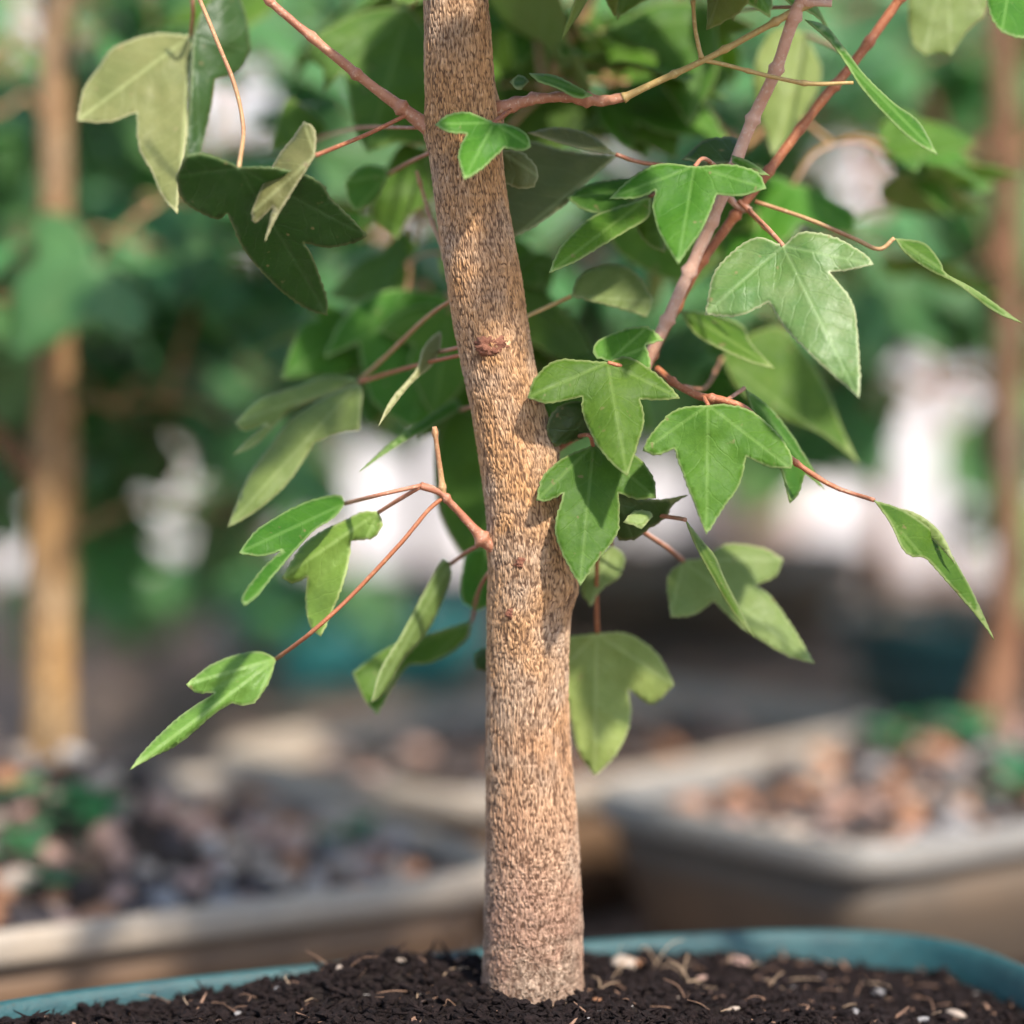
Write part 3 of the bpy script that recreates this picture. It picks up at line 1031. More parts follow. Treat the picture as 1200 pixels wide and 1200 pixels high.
def bud(px_, py_, s, mat='bud'):
    """pruned bud scar sitting on the bark, facing out"""
    # trunk centre and radius at that height
    l = np.interp(py_, [r[0] for r in ROWS], [r[1] for r in ROWS]); r_ = np.interp(py_, [r[0] for r in ROWS], [r[2] for r in ROWS])
    rad = (r_ - l) / 2
    dx = (px_ - (l + r_) / 2) / rad
    Y = -rad * K * math.sqrt(max(0, 1 - dx * dx)) * 0.98
    c = at(px_, py_, Y)
    bm = bmesh.new()
    bmesh.ops.create_icosphere(bm, subdivisions=4, radius=1)
    for v in bm.verts:
        q = v.co * 1.7 + Vector((px_ * 0.37, 0, 0))
        v.co *= 1 + 0.35 * mnoise.noise(q) + 0.35 * mnoise.noise(q * 2.6) + 0.3 * mnoise.noise(q * 5.2)
        d = math.hypot(v.co.x, v.co.z)
        if v.co.y < 0 and d < 0.5:
            v.co.y += 0.55 * (1 - d / 0.5)
        v.co = Vector((v.co.x * s * 1.2, v.co.y * s * 0.32, v.co.z * s * 0.8)) + c
    me = bpy.data.meshes.new('bud_scar')
    bm.to_mesh(me); bm.free()
    o = link('bud_scar', me, M[mat])
    o.parent = trunk
    return o


bud(575, 405, 0.0042)
bud(615, 660, 0.0026)
bud(602, 720, 0.0022)

# ------------------------------------------------------------------ branches of the front tree (photo pixel, depth)
px2 = K


def br(pts, radii, mat, seed=0, bumpy=0.18, seg=12):
    return stem('branch', [at(*p) for p in pts], [r * K for r in radii], M[mat], tree, seg, bumpy, 14, seed, 0.019)


br([(300, -14, -0.004), (330, 14, -0.004), (400, 72, -0.003), (440, 104, -0.002), (478, 132, -0.001), (512, 158, 0.0)], [4.5, 4.6, 5.4, 6, 7.5, 11], 'stem_red', 1)
br([(560, 140, 0.004), (588, 129, -0.003), (612, 119, -0.004), (650, 114, -0.005), (690, 117, -0.006), (712, 118, -0.006), (736, 113, -0.007)], [12, 9, 6.5, 6, 6, 6.5, 5], 'stem_red', 2, 0.5)
br([(730, 115, -0.007), (770, 96, -0.008), (830, 68, -0.010), (895, 33, -0.012), (938, 10, -0.013), (985, -8, -0.014)], [4.6, 4.0, 3.6, 3.8, 4.5, 3.6], 'stem_olive', 3, 0.08)
br([(975, 4, -0.015), (948, 3, -0.014), (935, 8, -0.013), (908, 85, -0.006), (882, 140, 0.0), (858, 200, 0.004), (838, 250, 0.008), (800, 335, 0.012), (772, 395, 0.012), (735, 455, 0.014), (640, 520, 0.008)], [4, 5, 7, 6.8, 7, 7.2, 7.2, 7.2, 7, 6.5, 6.5], 'stem_pink', 4, 0.12)
br([(1080, -40, 0.02), (1045, 12, 0.02), (1000, 74, 0.02), (960, 122, 0.018), (905, 195, 0.016), (862, 252, 0.015), (815, 318, 0.016), (778, 388, 0.018), (735, 465, 0.016), (645, 530, 0.008)], [5.2, 5.4, 5.6, 5.6, 5.6, 5.6, 5.6, 5.6, 5.6, 6], 'stem_orange', 5, 0.12)
br([(770, 432, 0.010), (795, 452, 0.0), (822, 465, -0.008), (850, 470, -0.012), (880, 484, -0.012), (925, 535, -0.012), (962, 562, -0.012), (985, 574, -0.012)], [4, 4, 4.6, 4.6, 3.4, 3, 3, 2.4], 'stem_orange', 6, 0.15)
br([(582, 645, -0.006), (562, 628, -0.008), (545, 608, -0.009), (522, 583, -0.011), (508, 574, -0.012), (493, 569, -0.013)], [8, 6.5, 4.5, 4.2, 4.0, 4.5], 'stem_red', 7, 0.3)
br([(520, 583, -0.011), (515, 545, -0.012), (509, 500, -0.014)], [3.6, 3, 2.6], 'stem_tan', 8, 0.15)
br([(812, 0, -0.012), (815, 36, -0.011), (822, 68, -0.010)], [2.2, 2.4, 2.6], 'stem_olive', 9, 0.1)
br([(822, 70, -0.010), (850, 76, -0.010), (905, 90, -0.012), (950, 98, -0.013), (1000, 97, -0.013)], [2.8, 2.4, 2.4, 2.6, 2], 'stem_olive', 10, 0.1)
br([(865, 235, 0.012), (885, 255, 0.012), (910, 280, 0.006)], [2.6, 2.4, 2.2], 'stem_orange', 11, 0.1)
br([(850, 225, 0.010), (862, 240, 0.013), (880, 246, 0.014)], [4, 4, 3], 'stem_pink', 12, 0.3)
br([(800, 330, 0.012), (812, 312, 0.015)], [4, 4], 'stem_pink', 13, 0.1)
br([(488, 200, 0.03), (500, 240, 0.03), (518, 290, 0.012), (530, 330, 0.004)], [2, 2.4, 3, 4], 'stem_tan', 14, 0.1)
br([(700, 640, 0.012), (688, 610, 0.014), (655, 560, 0.008)], [2.4, 3, 4], 'stem_tan', 15, 0.1)

# ------------------------------------------------------------------ traced leaves of the front tree
# outline points in photo pixels (flag 1 = lobe tip, 2 = notch), depth, tilt right, tilt up, fold, near skin, far skin, petiole, bend
T_, U_, PL, OL, DK = 'leaf_top', 'leaf_under', 'leaf_pale', 'leaf_olive', 'leaf_dark'
LV = [
    # small leaf lying over the trunk
    ([(579, 144), (549, 132), (525, 135), (510, 146, 1), (525, 155), (547, 157, 2), (537, 180), (544, 211, 1), (561, 201), (579, 185), (591, 173, 2), (612, 177), (622, 172, 1), (618, 158), (600, 147)],
     -0.028, 0.1, 0.9, 0.2, T_, U_, [(579, 144, None), (586, 138, -0.016), (600, 128, -0.004)], 0),
    # bright leaf over the two stems
    ([(814, 195), (773, 192), (741, 208), (714, 233, 1), (747, 232), (768, 223, 2), (765, 243), (771, 269), (784, 293), (795, 310, 1), (806, 293), (825, 265), (840, 228, 2), (867, 230), (898, 221, 1), (887, 202), (857, 193)],
     -0.026, 0.0, 0.7, 0.15, T_, U_, [(814, 195, None), (826, 186, -0.01), (850, 205, 0.004)], 0),
    # big dusty leaf on the right
    ([(918, 288), (883, 279), (839, 316), (826, 369, 1), (867, 370), (901, 354, 2), (921, 386), (962, 427), (1007, 467, 1), (1008, 433), (1002, 364), (988, 338), (972, 319, 2), (997, 316), (1024, 310, 1), (1013, 297), (978, 278), (940, 272)],
     -0.030, -0.2, 0.5, 0.12, PL, U_, [(918, 288, None), (900, 268, -0.012), (878, 246, 0.010)], 0),
    # four fold leaf beside the trunk
    ([(712, 425), (680, 422), (650, 423), (627, 443), (618, 466, 1), (643, 473), (682, 465, 2), (683, 487), (697, 517), (717, 543), (735, 558, 1), (742, 537), (755, 493), (750, 468, 2), (775, 469), (797, 467, 1), (782, 450), (758, 430), (735, 418)],
     -0.019, 0.1, 0.6, 0.18, T_, U_, [(712, 425, None), (730, 430, -0.01), (752, 440, 0.008)], 0),
    ([(714, 424), (696, 417), (700, 400), (733, 385), (760, 382, 1), (778, 399, 1), (757, 404, 2), (762, 430), (744, 438)],
     -0.004, 0.1, 0.6, 0.2, T_, U_, None, 0),
    # lower leaf against the trunk
    ([(695, 522), (663, 535), (637, 557), (628, 587, 1), (643, 587), (660, 578, 2), (650, 620), (663, 657), (680, 687, 1), (700, 657), (723, 627), (726, 600), (725, 578, 2), (747, 585), (769, 584, 1), (766, 562), (750, 538), (722, 522)],
     -0.018, 0.15, 0.5, 0.15, T_, U_, [(695, 522, None), (690, 510, -0.012), (672, 512, 0.004)], 0),
    # leaf right of it under the twig
    ([(830, 475), (800, 477), (782, 487), (760, 512), (753, 528, 1), (770, 533), (790, 526, 2), (797, 547), (807, 573), (820, 607), (828, 627, 1), (847, 597), (867, 567), (875, 535, 2), (900, 547), (927, 549, 1), (928, 535), (913, 510), (883, 483), (853, 474)],
     -0.026, -0.05, 0.45, 0.15, T_, U_, [(830, 475, None), (826, 468, -0.015), (824, 465, -0.008)], 0),
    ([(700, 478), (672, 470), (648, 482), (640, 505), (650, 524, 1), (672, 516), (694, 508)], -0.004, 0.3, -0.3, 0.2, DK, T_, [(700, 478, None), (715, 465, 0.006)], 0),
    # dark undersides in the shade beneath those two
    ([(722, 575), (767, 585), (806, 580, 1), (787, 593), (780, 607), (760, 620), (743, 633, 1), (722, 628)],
     -0.006, 0.4, -0.6, 0.2, DK, T_, [(722, 578, None), (700, 560, 0.004), (676, 548, 0.006)], 0),
    ([(730, 612), (745, 598), (765, 603), (752, 620, 1)], -0.010, 0.2, 0.4, 0.2, U_, T_, None, 0),
    # edge on narrow leaf
    ([(803, 609), (820, 630), (838, 652), (850, 680), (868, 715), (884, 748, 1), (862, 722), (846, 697), (832, 672), (815, 640)],
     -0.012, 1.8, 0.4, 0.5, T_, U_, [(803, 609, None), (794, 607, -0.008), (772, 604, 0.0)], 0),
    # yellow green leaf with light coming through
    ([(801, 657), (782, 678), (786, 724, 1), (813, 721), (836, 705, 2), (870, 736), (920, 767), (955, 778, 1), (932, 740), (905, 701), (886, 686, 2), (909, 675), (918, 655, 1), (893, 642), (851, 638), (824, 653)],
     0.030, 0.2, 0.6, 0.15, U_, T_, [(801, 657, None), (780, 640, 0.022), (745, 615, 0.016), (715, 575, 0.012)], 0),
    # pale leaf hanging behind the trunk
    ([(700, 742), (735, 742), (770, 765), (790, 802, 1), (765, 825), (737, 808, 2), (739, 845), (722, 885), (697, 910, 1), (677, 880), (668, 840), (662, 806, 2), (648, 818), (628, 818, 1), (635, 780), (662, 748)],
     0.030, 0.0, 0.2, 0.12, U_, T_, [(700, 742, None), (699, 700, 0.026), (700, 640, 0.012)], 0),
    ([(716, 638), (732, 652), (726, 676), (706, 690), (692, 712, 1), (680, 690), (690, 660)],
     0.026, 0.2, 0.3, 0.15, U_, T_, [(716, 638, None), (712, 610, 0.016), (700, 590, 0.012)], 0),
    # long leaf at the end of the right twig
    ([(1024, 586), (1058, 598), (1100, 629), (1128, 672), (1150, 715), (1165, 750, 1), (1146, 724), (1108, 680), (1085, 655), (1070, 653, 1), (1058, 644), (1043, 613)],
     -0.016, 0.9, 0.7, -0.2, T_, U_, [(1024, 586, None), (1004, 580, -0.013), (980, 572, -0.012)], 0),
    ([(1040, 592), (1075, 602), (1104, 626), (1120, 662, 1), (1100, 640), (1070, 612)], -0.010, -0.6, 0.2, 0.1, U_, T_, None, 0),
    # leaf behind the right twig
    ([(872, 455), (900, 475), (925, 505), (950, 545), (966, 574, 1), (944, 556, 2), (936, 580), (926, 590, 1), (918, 560), (905, 520), (885, 488)],
     0.002, 0.5, 0.5, 0.3, T_, U_, [(872, 455, None), (862, 462, -0.004), (850, 470, -0.012)], 0),
    # big soft leaf behind the dusty one
    ([(846, 420), (860, 402), (909, 383), (940, 410), (969, 455), (985, 497), (1007, 544, 1), (962, 509), (915, 490), (867, 459)],
     0.075, 0.3, 0.6, 0.2, T_, U_, [(846, 420, None), (840, 432, 0.06), (825, 455, 0.04), (800, 452, 0.004)], 0),
    ([(795, 362), (840, 369), (870, 382), (880, 402), (908, 432, 1), (880, 425), (850, 412), (815, 392)],
     0.030, 0.6, 1.6, 0.2, T_, U_, [(795, 362, None), (788, 368, 0.02)], 0),
    # curled leaf at the right border
    ([(1048, 279), (1083, 285), (1102, 307), (1108, 320), (1137, 336), (1168, 357), (1198, 379, 1), (1165, 365), (1121, 333), (1089, 317), (1061, 297)],
     -0.004, 0.5, 0.9, 0.3, T_, U_, [(1048, 279, None), (1030, 292, -0.002), (1000, 279, 0.002), (945, 256, 0.008), (885, 236, 0.014)], 0),
    # twisted leaf at the top right
    ([(943, 23), (967, 30), (987, 53), (1013, 87), (1047, 120), (1077, 143), (1099, 182, 1), (1067, 163), (1033, 130), (1007, 100), (990, 73), (973, 50)],
     -0.016, 0.6, 1.4, 0.4, T_, U_, None, 0),
    ([(1110, -60), (1070, -30), (1064, 20), (1070, 53), (1084, 66, 1), (1098, 62, 2), (1114, 66, 1), (1133, 37), (1153, 20, 1), (1158, -20)],
     0.060, 0.2, 0.4, 0.15, U_, T_, [(1110, -60, None), (1100, -100, 0.05)], 0),
    ([(1190, -60), (1153, -40), (1160, 15), (1174, 38, 1), (1195, 44), (1220, 40, 1), (1240, -20)],
     -0.010, 0.3, 1.2, 0.15, T_, U_, [(1190, -60, None), (1180, -110, 0.0)], 0),
    # dark leaf at the left
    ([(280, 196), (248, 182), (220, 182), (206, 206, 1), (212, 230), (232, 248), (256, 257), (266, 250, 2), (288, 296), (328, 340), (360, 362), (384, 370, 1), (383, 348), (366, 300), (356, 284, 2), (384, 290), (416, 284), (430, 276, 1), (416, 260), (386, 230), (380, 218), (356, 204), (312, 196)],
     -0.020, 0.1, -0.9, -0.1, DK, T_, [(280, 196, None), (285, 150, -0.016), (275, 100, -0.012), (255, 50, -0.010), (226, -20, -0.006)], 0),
    ([(370, 182), (369, 152), (356, 142, 1), (344, 160), (328, 180), (308, 216), (294, 250, 1), (299, 262), (320, 242, 2), (310, 284, 1), (328, 248), (356, 204)],
     -0.034, -0.3, 0.3, 0.3, OL, T_, [(370, 182, None), (400, 170, -0.022), (440, 153, -0.010), (478, 134, -0.002)], 0),
    # olive leaf in the top left
    ([(224, 42), (180, 40), (135, 55), (117, 77), (98, 105), (90, 142, 1), (127, 143), (160, 132, 2), (163, 173), (177, 200), (190, 230), (208, 251, 1), (210, 217), (216, 180), (222, 120)],
     0.038, -0.1, 0.6, 0.1, OL, T_, [(224, 42, None), (226, 10, 0.034), (222, -30, 0.030)], 0),
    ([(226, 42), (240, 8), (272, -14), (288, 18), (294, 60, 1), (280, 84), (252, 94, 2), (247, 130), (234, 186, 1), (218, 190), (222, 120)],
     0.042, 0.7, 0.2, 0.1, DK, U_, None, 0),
    # soft leaf left of the trunk top
    ([(480, 10), (452, 10), (420, 16), (376, 40), (356, 66, 1), (378, 80, 2), (380, 108, 1), (402, 84, 2), (408, 110), (416, 152), (430, 178, 1), (464, 168), (506, 160), (510, 60)],
     0.085, 0.2, 0.6, 0.15, T_, U_, [(480, 10, None), (500, -20, 0.06)], 0),
    ([(360, 166), (316, 178, 1), (325, 140), (336, 117), (352, 122), (376, 140), (382, 156)], 0.10, 0.3, 0.7, 0.15, T_, U_, [(360, 166, None), (420, 150, 0.05), (490, 150, 0.004)], 0),
    ([(456, 204), (448, 195), (424, 194), (404, 213, 1), (408, 236), (416, 248, 1), (440, 236)], 0.05, 0.2, 0.3, 0.2, T_, T_, [(456, 204, None), (480, 190, 0.03), (506, 178, 0.006)], 0),
    ([(500, 176), (468, 172), (436, 240), (442, 262), (466, 281, 1), (482, 252), (506, 232)], 0.075, 0.2, 0.4, 0.2, T_, U_, [(500, 176, None), (512, 180, 0.02)], 0),
    ([(522, 345), (455, 340), (410, 365), (385, 405), (381, 419, 1), (420, 402, 2), (425, 430), (438, 472), (482, 502, 1), (525, 480), (544, 400)],
     0.085, 0.1, 0.4, 0.15, T_, U_, [(522, 345, None), (535, 350, 0.02)], 0),
    # folded hanging leaf
    ([(421, 446), (385, 440), (348, 453), (308, 466), (275, 495, 1), (286, 505), (312, 497, 2), (290, 515), (272, 534, 1), (302, 520), (342, 480), (385, 463)],
     0.044, 0.3, 0.5, 0.3, U_, T_, [(421, 446, None), (455, 415, 0.040), (500, 372, 0.030), (532, 350, 0.008)], 0),
    ([(421, 448), (380, 466), (340, 493), (315, 525), (290, 560), (266, 619, 1), (302, 598), (339, 564), (368, 520, 2), (398, 508), (421, 505, 1), (425, 462)],
     0.030, -0.3, 0.8, 0.3, U_, T_, [(421, 448, None), (460, 436, 0.040), (500, 425, 0.020), (545, 415, 0.004)], 0),
    ([(516, 412), (516, 388), (496, 407), (487, 434), (458, 468), (443, 500, 1), (481, 451), (504, 431)], 0.012, 1.0, 0.3, 0.3, OL, T_, [(516, 412, None), (530, 409, 0.008), (548, 404, 0.002)], 0),
    ([(540, 480), (532, 468), (487, 499), (453, 523), (421, 553, 1), (464, 524), (509, 499)], 0.030, 0.6, 1.6, 0.3, T_, U_, [(540, 480, None), (556, 476, 0.008)], 0),
    ([(560, 486), (530, 480), (514, 512), (511, 560), (520, 612), (546, 656), (578, 684, 1), (582, 560)], 0.085, 0.1, 0.4, 0.15, T_, U_, [(560, 486, None), (580, 480, 0.02)], 0),
    # cluster at the lower left twig
    ([(405, 590), (396, 580), (354, 590), (302, 620), (280, 648, 1), (306, 652), (330, 645, 2), (306, 668), (284, 698), (286, 710, 1), (302, 698), (326, 668), (366, 624), (392, 607)],
     -0.022, 0.6, 1.1, 0.3, T_, U_, [(405, 590, None), (440, 581, -0.016), (493, 569, -0.013)], 0),
    ([(444, 600), (424, 600), (400, 612), (378, 622), (354, 640), (330, 677, 1), (343, 683), (360, 676, 2), (358, 708), (364, 736), (376, 746, 1), (390, 716), (406, 672), (412, 634, 2), (438, 630), (449, 615, 1)],
     -0.004, -0.2, 0.3, 0.5, 'leaf_mid', T_, [(444, 600, None), (468, 585, -0.010), (492, 571, -0.013)], 0),
    ([(324, 772), (306, 764), (282, 766), (246, 780), (218, 802, 1), (230, 812), (252, 812, 2), (210, 840), (174, 874), (152, 902, 1), (178, 888), (212, 870), (250, 838), (272, 824, 2), (284, 827), (299, 824, 1), (315, 800)],
     -0.018, 0.3, 0.6, 0.75, 'leaf_mid', T_, [(324, 772, None), (365, 741, -0.016), (412, 698, -0.015), (470, 636, -0.014), (500, 600, -0.012), (518, 584, -0.011)], 0),
    ([(528, 660), (518, 656), (498, 692), (470, 744), (446, 784), (434, 825, 1), (452, 812), (472, 776), (504, 736), (527, 682)], 0.016, 0.9, 0.0, 0.3, U_, T_, [(528, 660, None), (550, 645, 0.010), (576, 632, 0.006)], 0),
    ([(552, 728), (530, 735), (506, 742), (472, 752), (440, 768), (413, 788, 1), (428, 822, 2), (442, 838, 1), (474, 784), (500, 778), (524, 768), (547, 748)], 0.040, 0.3, 0.7, 0.15, T_, U_, [(552, 728, None), (562, 690, 0.02), (580, 660, 0.006)], 0),
    ([(570, 640), (546, 650), (540, 700), (560, 716, 1), (580, 700)], 0.04, 0.3, 0.3, 0.15, T_, U_, None, 0),
    ([(580, 756), (556, 764), (557, 784, 1), (580, 786)], 0.03, 0.3, 0.3, 0.1, DK, T_, None, 0),
    # olive undersides right of the trunk
    ([(722, 181), (690, 157), (652, 149), (618, 156, 1), (661, 169), (698, 178)], 0.012, -0.1, 0.8, 0.1, OL, T_, [(722, 181, None), (750, 190, 0.012), (790, 196, 0.012), (850, 212, 0.006)], 0),
    ([(722, 183), (660, 176), (618, 166), (596, 192), (584, 220), (588, 260), (604, 277, 1), (632, 262), (662, 240), (692, 210)], 0.022, -0.1, 0.5, 0.15, OL, T_, None, 0),
    ([(586, 176), (609, 177), (627, 192), (631, 207, 1), (624, 220), (600, 219), (586, 207)], 0.006, -0.1, 0.5, 0.1, OL, T_, None, 0),
    ([(762, 230), (739, 238), (698, 252), (676, 269), (656, 291), (643, 320, 1), (676, 306), (704, 289), (734, 271), (760, 254)], 0.002, 0.3, 1.0, 0.2, T_, U_, [(762, 230, None), (790, 222, 0.006), (835, 240, 0.008)], 0),
    ([(758, 221), (750, 208), (721, 210), (687, 217), (664, 232, 1), (682, 245), (700, 250), (730, 248)], 0.020, 0.3, 1.2, 0.2, T_, U_, None, 0),
    ([(762, 228), (743, 243), (747, 269), (760, 287), (779, 296, 1), (781, 280), (773, 258)], 0.028, 0.3, 0.6, 0.2, T_, U_, None, 0),
    ([(669, 347), (676, 327), (697, 313), (726, 310), (750, 325), (766, 352, 1), (758, 372, 1), (735, 364), (700, 355)], 0.024, 0.3, 0.4, 0.2, U_, T_, [(669, 347, None), (645, 358, 0.018), (610, 374, 0.006)], 0),
    ([(862, 190), (843, 192), (818, 190), (799, 187, 1), (817, 170), (833, 162), (862, 162), (872, 176)], 0.008, 0.2, 1.0, 0.2, DK, T_, None, 0),
    ([(858, 182), (880, 190), (902, 206, 1), (884, 203), (860, 192)], -0.004, 0.2, 1.2, 0.2, T_, U_, None, 0),
    ([(695, 112), (672, 99), (648, 88), (620, 86, 1), (632, 96), (654, 104), (676, 115)], -0.012, 0.3, 2.0, 0.2, T_, U_, None, 0),
    ([(620, 95), (609, 87), (597, 96, 1), (609, 106)], -0.004, 0.3, 1.0, 0.1, DK, T_, None, 0),
    # soft leaves behind the upper twigs
    ([(838, 16), (804, 3), (765, 6), (726, 27), (702, 42, 1), (738, 54), (768, 62, 2), (774, 96), (789, 120), (807, 148, 1), (831, 108), (842, 75)], 0.10, 0.2, 0.5, 0.2, T_, U_, [(838, 16, None), (880, 10, 0.05), (935, 8, -0.01)], 0),
    ([(945, 40), (910, 33), (886, 70), (884, 120), (896, 152), (905, 184, 1), (932, 150), (962, 92)], 0.09, 0.2, 0.4, 0.2, U_, T_, [(945, 40, None), (985, 60, 0.05), (1000, 74, 0.02)], 0),
    ([(700, 250), (730, 300), (800, 330), (840, 300, 1), (800, 270), (760, 240)], 0.08, 0.2, 0.5, 0.2, T_, U_, None, 0),
]
for k, (pts, Y0, gx, gy, cup, fr, bk, pet, bend) in enumerate(LV):
    lf, bY = traced_leaf(pts, Y0, gx, gy, cup, fr, bk, tree, bend, seed=k + 1)
    if pet:
        q = [(p[0], p[1], bY if p[2] is None else p[2]) for p in pet]
        soft = Y0 > 0.05
        petiole(q, 0.00065 if soft else 0.00075, M[('stem_olive' if pts[0] == (669, 347) else 'stem_tan' if pts[0] in ((1048, 279), (280, 196), (421, 446)) else 'stem_red' if k % 3 else 'stem_orange')], lf, k)


# ------------------------------------------------------------------ leafy twigs without a traced outline
GAPS = [(268, 105, 76), (440, 80, 70), (228, 525, 60), (470, 590, 125), (1000, 215, 92), (1095, 480, 92), (1085, 600, 92), (795, 600, 108), (960, 600, 92), (30, 30, 62), (190, 610, 56), (540, 660, 80), (720, 640, 90), (480, 260, 45), (880, 130, 40)]


def foliage(root, trunk_pts, n_clusters, box, n_leaf, meshes, seed, size=1.0, gaps=True, avoid=None, max_py=690, twig_mat='stem_tan', gap_scale=1.0):
    """twigs from the stem to random places in the crown (photo window x depth), a whorl of drooping leaves at each end"""
    rnd = random.Random(seed)
    x0, x1, y0, y1, Y0, Y1 = box
    tp = [Vector(p) for p in trunk_pts]
    grown = []
    spots = [at(rnd.uniform(x0, x1), rnd.uniform(y0, y1), rnd.uniform(Y0, Y1)) for _ in range(n_clusters)]
    spots.sort(key=lambda q: math.hypot(q.x - tp[0].x, q.y - tp[0].y))
    for c, p in enumerate(spots):
        want = p.z - 0.35 * math.hypot(p.x - tp[0].x, p.y - tp[0].y)
        s = min(tp + grown, key=lambda q: (q - p).length + 0.6 * max(0, q.z - p.z + 0.01))
        leaves = []
        for k in range(n_leaf):
            an = rnd.uniform(0, 6.283)
            d = Vector((math.cos(an), math.sin(an), rnd.uniform(-0.9, 0.25)))
            d += (p - s).normalized() * 0.5
            d.normalize()
            sc = size * rnd.uniform(0.65, 1.15)
            lx, ly = pix(p + d * 0.055 * sc)
            if gaps and any((lx - g[0]) ** 2 + (ly - g[1]) ** 2 < (g[2] * gap_scale) ** 2 for g in GAPS):
                continue
            if ly > max_py:
                continue
            if avoid and avoid(p + d * 0.055 * sc, lx, ly):
                continue
            up = Vector((rnd.uniform(-0.5, 0.7), rnd.uniform(-1.5, 0.1), 1))
            leaves.append((d, up, sc))
        if not leaves:
            continue
        grown.append(p)
        mid = s.lerp(p, 0.5) + Vector((0, 0, 0.012))
        v, f = tube([s, mid, p], [0.0015, 0.0011, 0.0008], 6, 6, 0.1, c)
        child(link('branch', mesh_from(v, f, 'branch'), M[twig_mat]), root)
        for d, up, sc in leaves:
            put_leaf(rnd.choice(meshes), p, d, up, sc, root)


main_line = [at(np.interp(y, [r[0] for r in ROWS], [(r[1] + r[2]) / 2 for r in ROWS]), y, 0.006) for y in range(-60, 640, 50)]
main_line += [main_line[0] + Vector((-0.004 * k, 0, 0.03 * k)) for k in range(1, 8)]


def keep_front(p, lx, ly):
    return p.y < 0.035 and -30 < lx < 1230 and ly > -30


foliage(tree, main_line, 22, (400, 980, -60, 400, 0.07, 0.20), 4, LEAVES_FINE, 21, 0.95, True, keep_front, 520)
foliage(tree, main_line, 9, (540, 900, -330, -110, -0.06, 0.0), 4, LEAVES_FINE, 22, 1.0, False, lambda p, lx, ly: ly > -25, 690)  # unseen crown leaves above the view, placed to shade the trunk top
v, f = tube([at(533, -55, 0.0)] + [at(533 - 10 * k, -55 - 60 * k, 0.0) for k in range(1, 8)], [0.0113 - 0.0006 * k for k in range(8)], 24, 6, 0.1)
child(link('leader', mesh_from(v, f, 'leader'), M['bark']), tree)

# ------------------------------------------------------------------ trees behind
def back_tree(label, rows, Y, bark, seed, boxes, extra_branch=(), meshes=LEAVES_FAR, top=8, avoid=None, size=1.0, mats='stem_tan', max_py=690, gap_scale=1.0):
    b = at((rows[-1][1] + rows[-1][2]) / 2, rows[-1][0], Y)
    root = empty('maple_tree', b)
    tag(root, label, 'tree', None)
    tr = link('trunk', trunk_mesh(rows, Y, 48, 160, 0.0006, seed, 0.4), M[bark])
    child(tr, root)
    for pts, rad in extra_branch:
        stem('branch', [at(*p) for p in pts], [r * K * 1.3 for r in rad], M[bark], root, 12, 0.1, 6, seed)
    line = [at(np.interp(y, [r[0] for r in rows], [(r[1] + r[2]) / 2 for r in rows]), y, Y) for y in range(int(rows[0][0]), int(rows[-1][0]) - 200, 40)]
    for i, (bx, ncl, nl) in enumerate(boxes):
        foliage(root, line, ncl, bx, nl, meshes, seed * 10 + i, size, True, avoid, max_py, mats, gap_scale)
    return root


def clear_trunk_a(p, lx, ly):
    return p.y < 0.34 and -20 < lx < 150 and (ly > 440 or int(lx + ly) % 4)


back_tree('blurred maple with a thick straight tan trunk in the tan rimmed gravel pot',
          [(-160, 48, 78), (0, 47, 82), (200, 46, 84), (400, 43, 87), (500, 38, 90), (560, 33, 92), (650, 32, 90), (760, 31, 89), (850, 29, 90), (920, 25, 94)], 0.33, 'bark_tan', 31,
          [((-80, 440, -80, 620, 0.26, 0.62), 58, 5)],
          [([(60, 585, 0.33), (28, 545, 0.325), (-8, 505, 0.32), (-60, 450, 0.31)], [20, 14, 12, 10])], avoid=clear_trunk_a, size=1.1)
back_tree('blurred maple with a slender reddish brown trunk in the grey rimmed gravel pot',
          [(-160, 1150, 1180), (0, 1152, 1186), (120, 1160, 1192), (250, 1164, 1196), (400, 1162, 1196), (520, 1160, 1196), (640, 1166, 1200), (740, 1158, 1200), (830, 1130, 1196), (880, 1124, 1204)], 0.50, 'bark_brown', 32,
          [((880, 1300, -80, 600, 0.40, 0.75), 36, 5)],
          [([(1176, 330, 0.50), (1150, 270, 0.5), (1115, 190, 0.49), (1085, 110, 0.48)], [14, 12, 10, 8])], avoid=lambda p, lx, ly: p.y < 0.5 and lx > 1120, size=1.1, mats='stem_red')
back_tree('blurred leafy maple rising behind the textured trunk from the cornerwise pot',
          [(-160, 600, 630), (0, 604, 634), (200, 610, 640), (400, 612, 646), (600, 612, 650), (780, 610, 654), (880, 606, 658)], 0.62, 'bark_brown', 33,
          [((330, 940, -80, 430, 0.45, 0.8), 30, 5)], size=1.1)
back_tree('far maple growing from the small teal pot',
          [(-160, 470, 490), (0, 474, 496), (200, 476, 498), (400, 478, 502), (600, 480, 506), (720, 478, 508)], 1.32, 'bark_brown', 34,
          [((-60, 640, -80, 640, 1.05, 1.55), 58, 5)], size=1.5, meshes=LEAVES_LIGHT, gap_scale=0.95)
back_tree('far maple growing from the dark teal pot',
          [(-160, 1030, 1052), (0, 1026, 1050), (200, 1022, 1046), (400, 1020, 1046), (600, 1020, 1048), (700, 1018, 1050)], 1.12, 'bark_brown', 35,
          [((760, 1320, -80, 560, 0.9, 1.3), 58, 5)], size=1.45, meshes=LEAVES_LIGHT, gap_scale=0.95)
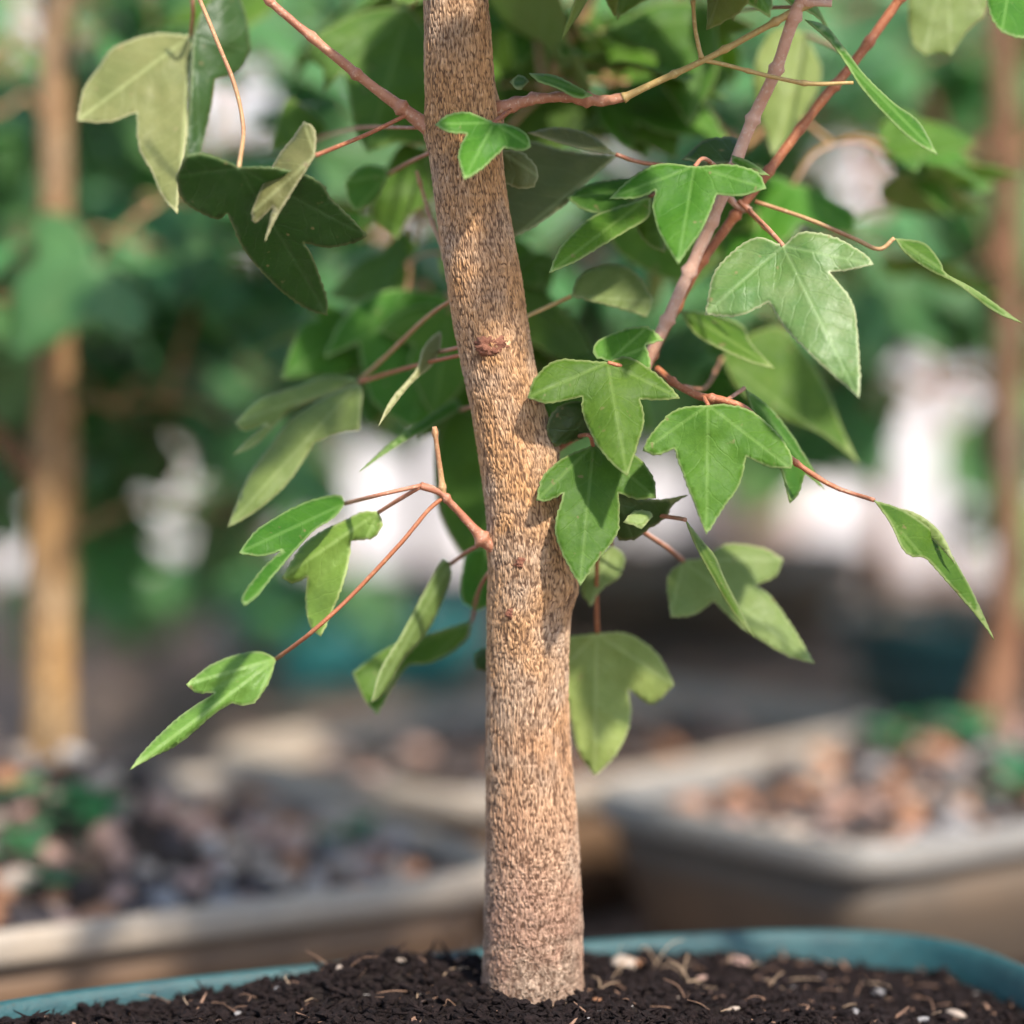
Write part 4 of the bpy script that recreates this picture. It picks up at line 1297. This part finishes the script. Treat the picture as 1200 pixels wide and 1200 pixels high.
back_tree('far maple growing from the dark clay pot beside the wall',
          [(-160, 720, 736), (0, 722, 738), (300, 722, 740), (500, 720, 740), (690, 716, 742)], 1.62, 'bark_brown', 36,
          [((420, 1000, -80, 480, 1.4, 1.7), 50, 5)], size=1.6, meshes=LEAVES_LIGHT, gap_scale=0.95)

back_tree('low leafy maple behind the tan rimmed gravel pot, growing from the ground',
          [(380, 296, 312), (500, 298, 316), (600, 298, 318), (700, 296, 320), (800, 292, 324)], 0.98, 'bark_brown', 37,
          [((90, 420, 400, 690, 0.8, 1.2), 30, 5)], size=1.3, max_py=735)

back_tree('far leafy maple before the white wall, behind the tan trunked tree',
          [(-160, 150, 166), (200, 152, 168), (450, 150, 168), (650, 148, 170), (770, 146, 172)], 1.5, 'bark_brown', 38,
          [((-120, 520, -120, 480, 1.35, 1.62), 46, 5)], size=1.6, meshes=LEAVES_LIGHT, gap_scale=0.92)
back_tree('far leafy maple before the white wall, behind the reddish trunked tree',
          [(-160, 1100, 1116), (200, 1102, 1118), (450, 1100, 1118), (650, 1098, 1120), (770, 1096, 1122)], 1.5, 'bark_brown', 39,
          [((800, 1340, -120, 420, 1.35, 1.62), 42, 5)], size=1.6, meshes=LEAVES_LIGHT, gap_scale=0.92)

# small weeds among the gravel
sprout_me = []
for k in range(3):
    V, T, vd, al, ed, b_, tips = leaf_sheet([(0, 0), (20, 8), (34, 34), (22, 62), (0, 70, 1), (-22, 62), (-34, 34), (-20, 8)], step=9, grid=10, serr=0, seed=60 + k)
    s_ = 0.00017
    P3 = np.stack([V[:, 0] * s_, V[:, 1] * s_ + 0.004, 0.06 * vd * s_ - 6 * (V[:, 1] * s_) ** 2 + 0.006], 1)
    t0 = T[0]
    sg = (V[t0[1]][0] - V[t0[0]][0]) * (V[t0[2]][1] - V[t0[0]][1]) - (V[t0[1]][1] - V[t0[0]][1]) * (V[t0[2]][0] - V[t0[0]][0])
    me = leaf_solid(P3, T if sg > 0 else [t[::-1] for t in T], vd, al, ed, 0.0003, s_)
    sprout_me.append(me)
M['sprout'] = leaf_mat('sprout_leaf', (0.02, 0.17, 0.075), (0.035, 0.23, 0.10), (0.08, 0.26, 0.12), (0.08, 0.26, 0.12), 0.4, 0.35, (0.05, 0.4, 0.16))
for me in sprout_me:
    me.materials.append(M['sprout']); me.materials.append(M['sprout'])


def bed_at(px_, py_, cx, cy, rot, a, b, e, edge, top, peak=(0, 0)):
    """walk down the view ray to the gravel surface"""
    u, v = (px_ - 600) * K, (600 - py_) * K
    for t in np.linspace(1.0, 2.4, 1400):
        w = CAM + Vector((u, v * SP + CP, v * CP - SP)) * t
        lx = (w.x - cx) * math.cos(rot) + (w.y - cy) * math.sin(rot)
        ly = -(w.x - cx) * math.sin(rot) + (w.y - cy) * math.cos(rot)
        if in_plan(lx, ly, a, b, e) <= 1 and w.z <= bed_height(lx, ly, a, b, e, edge, top, peak):
            return w
    return None


def weed(w, n, s, label, group, seed):
    rnd = random.Random(seed)
    o = empty('weed_seedling', w)
    tag(o, label, 'weed', group)
    v, f = tube([(0, 0, -0.003), (0.0005, 0, 0.004), (0, 0, 0.008)], [0.0008, 0.0007, 0.0006], 6, 3)
    st = link('stalk', mesh_from(v, f, 'stalk'), M['sprout'], o)
    for k in range(n):
        l = bpy.data.objects.new('leaf', sprout_me[k % 3])
        COL.objects.link(l)
        l.parent = o
        l.scale = (s, s, s)
        l.location = (0, 0, 0.0015 * k * 0.6)
        l.rotation_euler = (rnd.uniform(-0.1, 0.7), rnd.uniform(-0.3, 0.3), 6.283 * k / n + rnd.uniform(-0.4, 0.4))


for k, (x, y) in enumerate([(85, 962), (118, 958), (98, 985), (30, 1012), (60, 1052), (205, 920), (412, 1000), (10, 950)]):
    w = bed_at(x, y, -0.208, 0.328, RA, 0.154, 0.142, 9, -0.020, 0.034, PKA)
    if w:
        weed(w, 5, 1.15, 'small emerald weed among the gravel round the thick tan trunk', 'weeds in the tan rimmed gravel pot', k)
for k, (x, y) in enumerate([(1035, 888), (1085, 872), (1130, 878), (1185, 915), (1195, 940)]):
    w = bed_at(x, y, 0.256, 0.462, RB, 0.200, 0.092, 9, -0.012, 0.018, PKB)
    if w:
        weed(w, 5, 1.2, 'small green weed among the pinkish gravel round the reddish trunk', 'weeds in the grey rimmed gravel pot', 20 + k)
